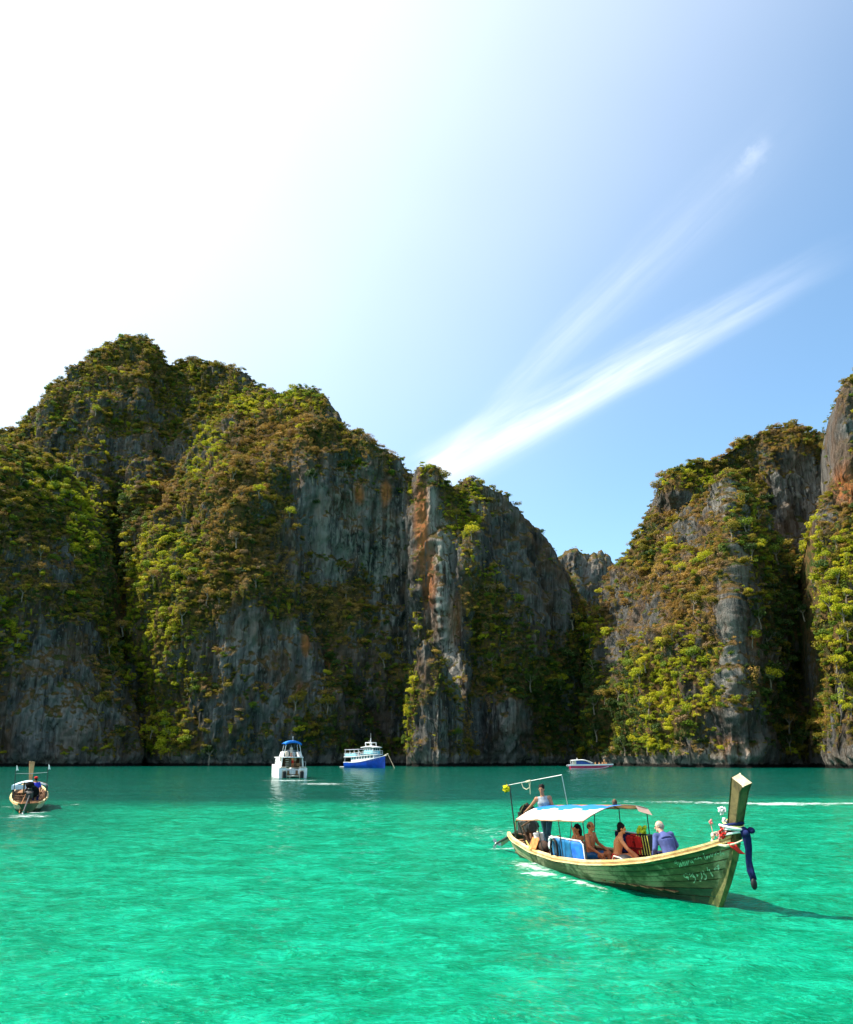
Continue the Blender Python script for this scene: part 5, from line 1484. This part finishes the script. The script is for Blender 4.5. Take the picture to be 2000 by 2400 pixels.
# ------------------------------------------------------------------ the second long-tail, seen from astern
M2 = frame(66, 1904, 113.5, roll=-2.0) @ Matrix.Translation((10.0, 0, 0)) @ Matrix.Scale(1.02, 4)
H2 = Hull([(-9.9, .46), (-9.2, .50), (-7.5, .62), (-5.6, .70), (-3.9, .75), (-2.6, .85), (-1.5, .98), (-.7, 1.1), (0, 1.22), (.60, 1.36)],
          [(-9.9, .50), (-9.2, .72), (-7.5, .92), (-5.6, .98), (-3.9, .96), (-2.6, .89), (-1.5, .76), (-.7, .56), (0, .34), (.35, .19), (.60, .075)],
          [(-9.9, .5), (-9, .40), (-5.5, .34), (-3.7, .42), (-2.7, .65), (-1.8, 1.0), (-1, 1.45), (0, 1.6), (.6, 1.2)],
          [(-9.9, -.02), (-9, -.16), (-7, -.28), (-3, -.32), (0, -.36), (.6, -.38)],
          [(-.34, -.42), (0, 0), (.45, .6), (.80, 1.12), (.88, 1.34), (.95, 1.6)])
boat2 = thing('longtail_boat', 'far long-tail boat seen from astern at the left with pale blue awning', 'boat', M2)
CREAMW = wood('cream_topside_planks', (.40, .34, .20), (.62, .56, .36), (.70, .66, .50), wear=.5)
longtail_hull(boat2, H2, CREAMW, HULLLOW)
prow(boat2, H2, STEMW, wood('orange_prow_timber', (.36, .17, .08), (.52, .28, .12), (.60, .42, .18), scale=(5, 5, .8)), PROWTOP, top=2.50, lat=.34, deep=.30, tx=1.25)
aw2 = MB(); PAW = simple('pale_blue_awning', (.62, .78, .88), .8, .15, .05, 2, trans=.25)
for (x0, x1, ya, yb, dz) in ((-7.6, -3.6, -.12, .95, 0), (-7.4, -3.6, -.95, -.42, -.05)):
    aw2.sheet([[Vector((x, y, 1.48 + dz - .22 * (abs(y) / .95) ** 2 + .015 * math.sin(x * 5 + y * 4))) for x in np.linspace(x0, x1, 14)[::-1]] for y in np.linspace(ya, yb, 9)], .012)
aw2.build('awning', PAW, boat2, smooth='all')
MB().sheet([[Vector((-7.65, y, z)) for y in np.linspace(-.1, .95, 8)] for z in (1.36 + 0, 1.12)], .01).build('awning_valance', PAW, boat2)
for x in (-7.5, -5.5, -3.7):
    for q in (-1, 1): MB().tube([(x, q * .9, 1.30), (x, q * .86, .55)], .016, 7).build('awning_post', STEELDK, boat2, smooth=True)
    MB().tube([(x, y, 1.46 - .22 * (abs(y) / .95) ** 2) for y in np.linspace(-.95, .95, 9)], .016, 6).build('awning_hoop', TAN, boat2, smooth=True)
engine(boat2, -9.25, .58, (-12.0, .25, .05), (-8.3, .15, 1.30))
MB().ell((-9.1, -.1, 1.0), (.32, .38, .34)).build('engine_hood', bpy.data.materials['black_oilcloth'], boat2, smooth='all')
MB().tube([(-9.0 + .02 * k, -.1 - .30 * math.cos(a), .72 + .34 * math.sin(a)) for k, a in enumerate(np.linspace(.2, 2.2, 10))], .035, 7).build('hose', METAL, boat2, smooth=True)
fr = MB()
for (a, b) in (((-9.7, .40, .30), (-9.2, .15, 1.0)), ((-9.9, .42, .0), (-9.6, .40, .35)), ((-9.95, .30, -.02), (-9.6, -.05, .25)), ((-9.95, .02, .0), (-9.5, -.12, .55)), ((-9.9, .15, .25), (-9.9, -.35, .22)), ((-9.85, .3, .1), (-9.85, -.2, .45))):
    fr.tube([a, b], .026, 6)
fr.build('stern_frame', simple('orange_painted_iron', (.55, .22, .08), .6, .3, .3, 9), boat2, smooth=True)
for q, nm in ((.78, 1), (-.82, 1)):
    MB().tube([(-8.9, q, .5), (-8.9, q, 2.15)], .020, 7).build('stern_pole', STEELDK, boat2, smooth=True)
    m = MB(); m.sheet([[Vector((-8.9, q - .02, 2.12)), Vector((-8.9, q - .02, 2.42))], [Vector((-8.95, q - .09, 2.16)), Vector((-8.95, q - .07, 2.36))], [Vector((-8.92, q - .14, 2.12)), Vector((-8.92, q - .10, 2.22))]], .008); m.build('pennant', WHITEC, boat2)
MB().tube([(-8.9, .78, 1.98), (-8.9, 0, 1.95), (-8.9, -.82, 1.98)], .016, 7).build('cross_bar', METAL, boat2, smooth=True)


def on2(x, y, z): return M2 @ Matrix.Translation((x, y, z))


P = dict(pelvis=(-7.9, -.30, .95), chest=(-7.85, -.28, 1.29), neck=(-7.82, -.27, 1.48), head=(-7.80, -.27, 1.63), face=(1, .1, 0), sh_l=(-7.86, -.10, 1.40), sh_r=(-7.86, -.45, 1.40),
         el_l=(-7.95, -.02, 1.14), wr_l=(-8.15, .12, 1.22), el_r=(-7.88, -.56, 1.16), wr_r=(-7.80, -.52, .93), hip_l=(-7.9, -.21, .92), hip_r=(-7.9, -.39, .92), kn_l=(-7.6, -.18, .72), kn_r=(-7.6, -.42, .72),
         an_l=(-7.62, -.18, .42), an_r=(-7.62, -.42, .42))
r2 = thing('person', 'helmsman in blue top and red cap in the far left long-tail boat', 'person', on2(0, 0, 0))
person(r2, P, SKIN_DARK, HAIR_BLACK, clothes=(('tshirt', simple('royal_blue_top', (.03, .04, .45), .8, .2, .2, 9)), ('trousers', NAVY)), detail=False)
m = MB(); m.ell((-7.81, -.27, 1.70), (.115, .105, .085)); m.box((-7.70, -.27, 1.69), (.14, .14, .015)); m.build('cap', REDC, r2, smooth='all')

# ------------------------------------------------------------------ white cruiser with a blue sun roof, seen from astern
MC = frame(686.5, 1824, 108.5, u=1.0) @ Matrix.Diagonal((1, .90, .98, 1))
cr = thing('motor_cruiser', 'white twin hulled motor cruiser with blue sun roof seen from astern', 'boat', MC)
for q in (-1, 1):
    rings = []
    for x, w, zb in ((0, .62, -.25), (2.5, .64, -.35), (6, .60, -.35), (9, .42, -.2), (11, .08, .3)):
        c = q * (1.78 - .05 * x * .3); top = 1.50 + .05 * x
        rings.append([Vector((x, c - w * .8, zb)), Vector((x, c + w * .8, zb)), Vector((x, c + w, .5)), Vector((x, c + w, top)), Vector((x, c - w, top)), Vector((x, c - w, .5))])
    MB().loft(rings).build('hull', WHITE, cr, smooth=True)
    # outboard leg in its recess
    m = MB(); m.box((-.22, q * 1.48, .40), (.40, .58, 1.35), bev=.14); m.box((-.25, q * 1.48, -.2), (.2, .16, .5), bev=.04); m.build('outboard_motor', BLACK, cr, smooth=True)
    MB().box((-.03, q * 1.48, .45), (.05, .80, 1.50), bev=.02).build('motor_recess', OFFWHITE, cr)
    MB().box((.35, q * 1.70, 1.62), (.9, 1.10, .10), bev=.03).build('quarter_deck', OFFWHITE, cr)
m = MB(); m.box((5, 0, .95), (9.0, 2.6, .8), bev=.1); m.build('bridge_deck', WHITE, cr, smooth=True)
m = MB(); m.box((.30, 0, .30), (.75, 2.35, .14), bev=.03); m.build('swim_platform', OFFWHITE, cr, smooth=True)
m = MB()
for q in (-1, 1): m.box((.55, q * .72, .85), (.05, .66, .90), bev=.01)
m.build('stern_bulkhead', TAN, cr)
for q in (-1, 1): MB().box((.50, q * .72, .85), (.06, .42, .62), bev=.01).build('locker_door', INWOOD, cr)
ld = MB()
for q in (-1, 1): ld.tube([(.12, q * .26, .28), (.45, q * .26, 1.5)], .035, 7)
ld.build('ladder_rail', METAL, cr, smooth=True)
for k in range(5): MB().box((.14 + .07 * k, 0, .42 + .25 * k), (.14, .55, .06), bev=.01).build('ladder_step', WHITE, cr)
# saloon with its slanting sides
def slab(mb, y0, y1, x, z0, z1, t=.14): mb.loft([[Vector((xx, y0, z0)), Vector((xx, y0 + t * (1 if y0 < 0 else -1), z0)), Vector((xx, y1 + t * (1 if y0 < 0 else -1), z1)), Vector((xx, y1, z1))] for xx in x])
for q in (-1, 1):
    m = MB(); slab(m, q * 1.95, q * 1.78, (.9, 7.0), 1.62, 3.08); m.build('saloon_side', WHITE, cr)
    m = MB(); slab(m, q * 1.72, q * 1.42, (.9, 4.5), 3.1, 4.0, .10); m.build('flybridge_side', WHITE, cr)
    MB().tube([(.95, q * 1.55, 3.2), (.95, q * 1.15, 5.1)], .045, 8).build('roof_post', WHITE, cr, smooth=True)
    MB().tube([(3.2, q * 1.5, 3.2), (3.2, q * 1.15, 5.1)], .035, 8).build('roof_post', WHITE, cr, smooth=True)
    m = MB(); m.tube([(.9, q * 2.25, 1.6), (.9, q * 2.30, 2.45), (4.5, q * 2.25, 2.5), (4.5, q * 2.2, 1.65)], .035, 6); m.tube([(2.6, q * 2.25, 1.6), (2.6, q * 2.28, 2.48)], .03, 6); m.build('side_rail', METAL, cr, smooth=True)
MB().box((4.4, 0, 3.12), (7.4, 3.75, .16), bev=.05).build('saloon_roof', WHITE, cr, smooth=True)
MB().box((3.4, 0, 2.3), (.1, 3.4, 1.5)).build('saloon_bulkhead', INWOOD, cr)
MB().box((3.32, -.35, 2.25), (.06, .8, 1.3), bev=.01).build('saloon_door', GLASS, cr)
for y0 in (.85,): 
    for k in range(4): MB().box((1.3, y0, 1.78 + k * .33), (.35, .55, .09), bev=.02).build('stair_tread', OFFWHITE, cr)
MB().box((2.0, -1.1, 2.0), (1.5, .7, .55), bev=.08).build('cockpit_seat', TAN, cr, smooth=True)
MB().box((1.9, .0, 1.62), (2.4, 3.3, .08)).build('cockpit_floor', TAN, cr)
MB().box((4.3, .0, 3.7), (.35, 1.9, 1.0), bev=.1).build('helm_console', GLASS, cr, smooth=True)
m = MB(); m.box((3.0, .62, 3.6), (.6, .55, .9), bev=.1); m.build('flybridge_seat', OFFWHITE, cr, smooth=True)
m = MB(); m.box((3.0, -.62, 3.55), (.6, .55, .8), bev=.1); m.build('flybridge_seat', METAL, cr, smooth=True)
m = MB(); m.tube([(1.0, -1.05, 3.95), (1.0, 1.05, 3.95)], .03, 6); m.tube([(1.0, -1.0, 4.2), (1.0, 1.0, 4.2)], .025, 6); m.build('aft_rail', METAL, cr, smooth=True)
m = MB(); m.sheet([[Vector((x, y, 5.15 + .42 * (1 - (abs(y) / 1.45) ** 2.6) + .08 * math.sin((x - .6) / 3.1 * PI))) for x in np.linspace(.6, 3.7, 8)[::-1]] for y in np.linspace(-1.45, 1.45, 15)], .05); m.build('sun_roof', SKYBLUE, cr, smooth='all')
m = MB(); m.sheet([[Vector((.6, y, z + .42 * (1 - (abs(y) / 1.45) ** 2.6))) for y in np.linspace(-1.45, 1.45, 13)] for z in (5.15, 4.86)], .03); m.build('roof_valance', SKYBLUE, cr, smooth='all')
m = MB(); m.tube([(1.2, 0, 5.6), (1.2, 0, 6.15)], .03, 6); m.ell((1.2, 0, 6.2), .07); m.build('masthead_light', WHITE, cr, smooth=True)
m = MB(); m.box((1.3, 1.95, 2.95), (.35, .35, .95), bev=.14); m.build('fender', OFFWHITE, cr, smooth=True)


def simple_person(label, M, skin, hair, clothes, stand=True, face=0.0, seat=.0):
    if stand:
        F = Vector((math.cos(face), math.sin(face), 0)); Lf = Vector((-F.y, F.x, 0)); U = Vector((0, 0, 1))
        P = dict(pelvis=U * .92, chest=U * 1.26, neck=U * 1.46, head=U * 1.60 + F * .02, face=tuple(F))
        for s_, q in (('l', 1), ('r', -1)):
            P['sh_' + s_] = U * 1.38 + Lf * q * .17; P['el_' + s_] = U * 1.12 + Lf * q * .26 + F * .02; P['wr_' + s_] = U * .95 + Lf * q * .24 + F * .16
            P['hip_' + s_] = U * .88 + Lf * q * .09; P['kn_' + s_] = U * .47 + Lf * q * .10 + F * .03; P['an_' + s_] = U * .07 + Lf * q * .10; P['toe_' + s_] = U * .03 + Lf * q * .11 + F * .17
    else: P = seated(0, 0, seat, math.degrees(face), arms=None)
    r = thing('person', label, 'person', M); person(r, P, skin, hair, clothes=clothes, detail=False); return r


simple_person('person in white at the helm of the white cruiser', MC @ Matrix.Translation((2.2, .0, 3.22)), SKIN_PALE, HAIR_GREY, (('tshirt', OFFWHITE), ('shorts', OFFWHITE)))
simple_person('bare chested person on the stern steps of the white cruiser', MC @ Matrix.Translation((1.15, -.1, 1.66)), SKIN_RED, HAIR_BROWN, (('shorts', REDC),), face=PI)
simple_person('person in a pale top in the cockpit of the white cruiser', MC @ Matrix.Translation((1.8, -.62, 1.66)), SKIN_PALE, HAIR_BROWN, (('tshirt', OFFWHITE), ('shorts', TAN)), face=2.6)

# ------------------------------------------------------------------ two deck tour ship
MT = frame(902, 1800.5, -40, u=1.0)
sh = thing('tour_ship', 'blue hulled two deck tour ship with white upperworks anchored below the cliff', 'ship', MT)
LS = 17.2                                       # bow at x = 0, stern at x = -LS


def sheer(x): t = -x / LS; return 1.75 + 2.1 * max(0, 1 - t * 1.35) ** 1.7


rings = []
for x, w in ((-LS, 1.9), (-LS + 1, 2.15), (-12, 2.4), (-8, 2.45), (-5, 2.2), (-2.6, 1.45), (-.9, .6), (.15, .06)):
    z = sheer(x); k = .62 if x > -4 else .85
    rings.append([Vector((x, s_ * a, b)) for s_, a, b in ((-1, w, z), (-1, w * (.97 if x < -4 else .8), z * .55), (-1, w * k * .9, -.1), (-1, w * .4, -.7), (1, w * .4, -.7), (1, w * k * .9, -.1), (1, w * (.97 if x < -4 else .8), z * .55), (1, w, z))])
MB().loft(rings).build('hull', BLUE, sh, smooth=True)
rl = MB()
for q in (-1, 1): sweep(rl, [Vector((x, q * np.interp(x, [-LS, -12, -8, -5, -2.6, -.9, .15], [1.95, 2.42, 2.48, 2.24, 1.5, .65, .1]), sheer(x) + .06)) for x in np.linspace(-LS, .15, 30)], .12, .22)
rl.build('bulwark_cap', WHITE, sh)
MB().box((-.05, 0, 3.0), (.16, .12, 2.2), (0, .12, 0)).build('stem_post', WHITE, sh)
# lower deck house, following the sheer
def beam(x): return float(np.interp(x, [-LS, -12, -8, -5, -2.6, -.9], [1.9, 2.3, 2.35, 2.1, 1.4, .6]))
dz = lambda x: 3.55 + .95 * max(0, 1 + x / 14) ** 1.2
def wall(mb, xs_, z0, z1, inset=0.1, t=.08):
    for q in (-1, 1):
        mb.loft([[Vector((x, q * (beam(x) - inset), z0(x))), Vector((x, q * (beam(x) - inset - t), z0(x))), Vector((x, q * (beam(x) - inset - t), z1(x))), Vector((x, q * (beam(x) - inset), z1(x)))] for x in xs_])
xl = np.linspace(-13.4, -3.6, 14)
m = MB(); wall(m, xl, lambda x: sheer(x) - .05, lambda x: dz(x) - .95); m.build('house_wall', WHITE, sh)
m = MB(); wall(m, xl, lambda x: dz(x) - .95, lambda x: dz(x) - .08, .16, .05); m.build('window_band', TEALGLASS, sh)
for x in np.linspace(-13.3, -3.7, 9):
    for q in (-1, 1): MB().box((x, q * (beam(x) - .13), dz(x) - .5), (.16 if x < -8 else .22, .09, .95)).build('window_post', PALEBLUE if x < -12 else WHITE, sh)
m = MB(); m.loft([[Vector((-3.6, -beam(-3.6) + .1, sheer(-3.6) - .1)), Vector((-3.6, beam(-3.6) - .1, sheer(-3.6) - .1)), Vector((-3.6, beam(-3.6) - .1, dz(-3.6))), Vector((-3.6, -beam(-3.6) + .1, dz(-3.6)))], [Vector((-3.5, -beam(-3.6) + .1, sheer(-3.6) - .1)), Vector((-3.5, beam(-3.6) - .1, sheer(-3.6) - .1)), Vector((-3.5, beam(-3.6) - .1, dz(-3.6))), Vector((-3.5, -beam(-3.6) + .1, dz(-3.6)))]]); m.build('front_wall', WHITE, sh)
MB().box((-13.5, 0, 2.7), (.12, 4.2, 1.7)).build('aft_wall', NAVY, sh)
xd = np.linspace(-LS + .1, -2.0, 20)
m = MB(); m.loft([[Vector((x, -beam(x) - .05, dz(x) - .10)), Vector((x, beam(x) + .05, dz(x) - .10)), Vector((x, beam(x) + .05, dz(x) + .16)), Vector((x, -beam(x) - .05, dz(x) + .16))] for x in xd]); m.build('upper_deck', WHITE, sh, smooth=True)
m = MB()
for q in (-1, 1): m.tube([(-LS + .5, q * 1.75, 1.8), (-LS + .5, q * 1.75, 3.5)], .06, 6)
m.build('deck_pillar', WHITE, sh)
# upper deck: pale blue dodger, awning, wheelhouse
m = MB()
for q in (-1, 1): m.loft([[Vector((x, q * beam(x), dz(x) + .16)), Vector((x, q * (beam(x) - .05), dz(x) + .16)), Vector((x, q * (beam(x) - .05), dz(x) + 1.05)), Vector((x, q * beam(x), dz(x) + 1.05))] for x in np.linspace(-16.6, -11.2, 8)])
m.build('dodger', PALEBLUE, sh)
rl = MB()
for q in (-1, 1):
    for h_ in (.55, 1.1): rl.tube([(x, q * beam(x), dz(x) + h_ + .1) for x in np.linspace(-16.9, -2.1, 18)], .045, 5)
    for x in np.linspace(-16.9, -2.1, 12): rl.tube([(x, q * beam(x), dz(x)), (x, q * beam(x), dz(x) + 1.2)], .045, 5)
rl.tube([(-2.1, -beam(-2.1), dz(-2.1) + 1.2), (-2.1, beam(-2.1), dz(-2.1) + 1.2)], .045, 5)
rl.build('railing', WHITE, sh)
MB().box((-13.3, 0, 5.95), (6.8, 4.3, .12), (0, -.02, 0), bev=.03).build('deck_awning', simple('lilac_white_awning', (.62, .62, .72), .6, .3, .08, 1), sh)
for x in (-16.4, -14.2, -12, -10.1):
    for q in (-1, 1): MB().tube([(x, q * 2.0, 3.7), (x, q * 2.0, 5.95)], .06, 6).build('awning_pillar', WHITE, sh)
MB().box((-5.9, 0, 5.0), (4.2, 3.5, 1.2), bev=.12).build('wheelhouse', PALEBLUE, sh, smooth=True)
MB().box((-5.9, 0, 5.95), (4.1, 3.4, .75), bev=.06).build('wheelhouse_window', TEALGLASS, sh, smooth=True)
for x in np.linspace(-7.8, -3.9, 6):
    for q in (-1, 1): MB().box((x, q * 1.72, 5.95), (.14, .06, .78)).build('window_post', WHITE, sh)
for y in (-1.6, -.55, .55, 1.6): MB().box((-3.83, y, 5.95), (.06, .12, .78)).build('window_post', WHITE, sh)
m = MB(); m.sheet([[Vector((x, y, 6.42 + .50 * math.sin(max(0, min(1, (x + 9.2) / 6.1)) * PI) * (1 - (abs(y) / 2.1) ** 2 * .5))) for x in np.linspace(-9.2, -3.1, 12)[::-1]] for y in np.linspace(-2.0, 2.0, 9)], .22); m.build('wheelhouse_roof', WHITE, sh, smooth='all')
m = MB()
for q in (-1, 1):
    m.tube([(-7.5, q * 1.1, 6.6), (-7.9, q * 1.1, 8.1)], .14, 8); m.tube([(-4.9, q * 1.1, 6.6), (-5.1, q * 1.1, 8.0)], .12, 8); m.tube([(-7.95, q * 1.1, 8.1), (-5.0, q * 1.1, 8.1)], .13, 8)
m.tube([(-7.9, -1.1, 8.1), (-7.9, 1.1, 8.1)], .12, 8); m.tube([(-5.1, -1.1, 8.1), (-5.1, 1.1, 8.1)], .12, 8); m.build('gantry', WHITE, sh, smooth=True)
m = MB(); m.tube([(-6.5, 0, 8.1), (-6.5, 0, 9.6)], [.14, .09], 8); m.tube([(-6.5, 0, 9.6), (-6.5, 0, 11.2)], .035, 6); m.tube([(-7.9, .9, 8.1), (-8.15, .9, 8.9)], .05, 6); m.build('mast', WHITE, sh, smooth=True)
m = MB(); m.tube([(-.9, 0, sheer(-.9) + .1), (.9, 0, sheer(0) + .55), (1.5, 0, sheer(0) + .62)], [.14, .12, .12], 8); m.box((.2, 0, sheer(0) + .1), (1.4, .35, .14)); m.build('bowsprit', OFFWHITE, sh, smooth=True)
MB().tube([(1.4, 0, sheer(0) + .45), (3.2, -.2, 1.9), (4.9, -.5, -.2)], .055, 6).build('anchor_rope', ROPE, sh, smooth=True)
for k in range(6): MB().ell((-1.6 - k * .62, -np.interp(-1.6 - k * .62, [-5, -2.6, -.9], [2.14, 1.4, .58]) - .04, sheer(-1.6 - k * .62) - .42), (.09, .05, .09)).build('hull_porthole', WHITE, sh, smooth='all')
for (x, y, z, c, lab) in ((-14.9, -1.2, 3.75, WHITEC, 'person in white standing on the upper deck of the blue ship, nearest its stern'), (-13.2, -1.1, 3.78, ORANGEC, 'person in orange standing amid the upper deck of the blue ship'),
                          (-10.4, -1.3, 3.95, OFFWHITE, 'person in cream standing just aft of the wheelhouse of the blue ship')):
    simple_person(lab, MT @ Matrix.Translation((x, y, z)), SKIN_TAN, HAIR_BROWN, (('tshirt', c), ('shorts', NAVY)), face=-PI / 2)
# tender tied astern
MD = MT @ Matrix.Translation((-LS - 1.2, -.6, 0)); td = thing('dinghy', 'small grey dinghy tied behind the blue tour ship', 'dinghy', MD)
m = MB(); m.tube([(-1.3, .5, .25), (.8, .5, .28), (1.3, 0, .36), (.8, -.5, .28), (-1.3, -.5, .25)], .19, 8); m.build('float', METAL, td, smooth=True); MB().box((-.2, 0, .12), (2.0, .8, .06)).build('floor', OFFWHITE, td)

# ------------------------------------------------------------------ speedboat
MS = frame(1336, 1802.5, 3.0, u=1.0)
sp = thing('speedboat', 'white and crimson speedboat with sunbathers on its bow', 'boat', MS)
rings = []; rw = []; 
for x, w, zt, zb in ((0, 1.25, 1.05, -.2), (3, 1.4, 1.08, -.3), (7, 1.4, 1.10, -.3), (9.5, 1.15, 1.14, -.05), (11.5, .65, 1.18, .35), (12.9, .08, 1.22, .95)):
    rings.append([Vector((x - (.5 if x == 0 else 0) * 0, s_ * a, b)) for s_, a, b in ((-1, w, zt), (-1, w * .97, zb * .3 + .42), (-1, w * .75, zb), (1, w * .75, zb), (1, w * .97, zb * .3 + .42), (1, w, zt))])
MB().loft(rings).build('hull', RED, sp, smooth=True)
m = MB()
for q in (-1, 1): m.loft([[Vector((x, q * (w + .05), z)), Vector((x, q * (w + .05), z + .38)), Vector((x, q * (w - .2), z + .38)), Vector((x, q * (w - .2), z))] for x, w, z in ((-.7, 1.2, .78), (0, 1.27, .92), (3, 1.42, .95), (7, 1.42, .98), (9.5, 1.17, 1.02), (11.5, .67, 1.06), (13.2, .12, 1.12))])
m.build('gunwale', WHITE, sp, smooth=True)
m = MB()
for q in (-1, 1): m.loft([[Vector((x, q * (w + .04), z)), Vector((x, q * (w + .04), z + .16)), Vector((x, q * (w - .1), z + .16)), Vector((x, q * (w - .1), z))] for x, w, z in ((0, 1.18, .02), (7, 1.30, .02), (9.5, 1.10, .18), (11.6, .66, .62))])
m.build('spray_rail', PINKW, sp, smooth=True)
m = MB(); m.loft([[Vector((x, -w, z)), Vector((x, w, z)), Vector((x, w, z + .06)), Vector((x, -w, z + .06))] for x, w, z in ((0, 1.2, 1.05), (6, 1.35, 1.1), (9.5, 1.1, 1.2), (12.8, .1, 1.32))]); m.build('deck', WHITE, sp, smooth=True)
m = MB(); m.loft([[Vector((x, -w, z)), Vector((x, -w * .8, z2)), Vector((x, w * .8, z2)), Vector((x, w, z))] for x, w, z, z2 in ((1.8, 1.2, 1.35, 2.35), (3.5, 1.2, 1.35, 2.35), (5.4, 1.05, 1.30, 1.95), (7.2, .7, 1.25, 1.36))]); m.build('windscreen', simple('blue_tinted_glass', (.02, .06, .25), .1, .7, .2, 2), sp, smooth=True)
m = MB(); m.sheet([[Vector((x, y, 2.45 + .14 * math.sin((x - .5) / 6.4 * PI) - (.75 * max(0, (x - 3.8) / 3.1) ** 1.6) - .12 * (y / 1.2) ** 2)) for x in np.linspace(.5, 6.9, 14)[::-1]] for y in np.linspace(-1.25, 1.25, 9)], .13); m.build('hard_top', WHITE, sp, smooth='all')
for q in (-1, 1):
    MB().tube([(.7, q * 1.1, 1.2), (.55, q * 1.05, 2.5)], .09, 7).build('roof_post', WHITE, sp, smooth=True); MB().box((1.5, q * 1.1, 1.85), (.5, .08, 1.1), bev=.02).build('side_panel', OFFWHITE, sp)
m = MB(); m.tube([(2.3, 0, 2.55), (2.3, 0, 3.05)], .06, 6); m.ell((2.3, 0, 3.0), .12); m.build('antenna', WHITE, sp, smooth=True)
for q in (-.5, .5): MB().box((-.45, q, .75), (.5, .34, .75), bev=.1).build('outboard_motor', simple('dark_grey_cowl', (.05, .05, .06), .4, .5, .1, 4) if q < 0 else bpy.data.materials['dark_grey_cowl'], sp, smooth=True)
for i, (x, y, stand, fc, lab, c) in enumerate(((7.6, -.4, False, .2, 'sunbather nearest the windscreen on the speedboat bow', YELLOWC), (8.9, .2, False, -.6, 'sunbather sitting midway along the speedboat bow', PINKC), (9.8, -.3, False, -1.2, 'sunbather sitting just behind the standing bather on the speedboat', WHITEC),
                                               (10.5, .0, True, -1.4, 'bather standing upright on the speedboat bow', ORANGEC), (11.0, -.1, False, -1.5, 'sunbather sitting farthest forward on the speedboat bow', REDC))):
    simple_person(lab, MS @ Matrix.Translation((x, y, 1.22)), simple('tan_skin_%d' % i, (.62, .33, .14), .6, .3, .2, 5), HAIR_BROWN, (('shorts', c),), stand, fc)
    if not stand: pass
for m_ in list(bpy.data.materials):
    if m_.name.startswith('tan_skin_'): m_.name = 'tanned_skin_light'
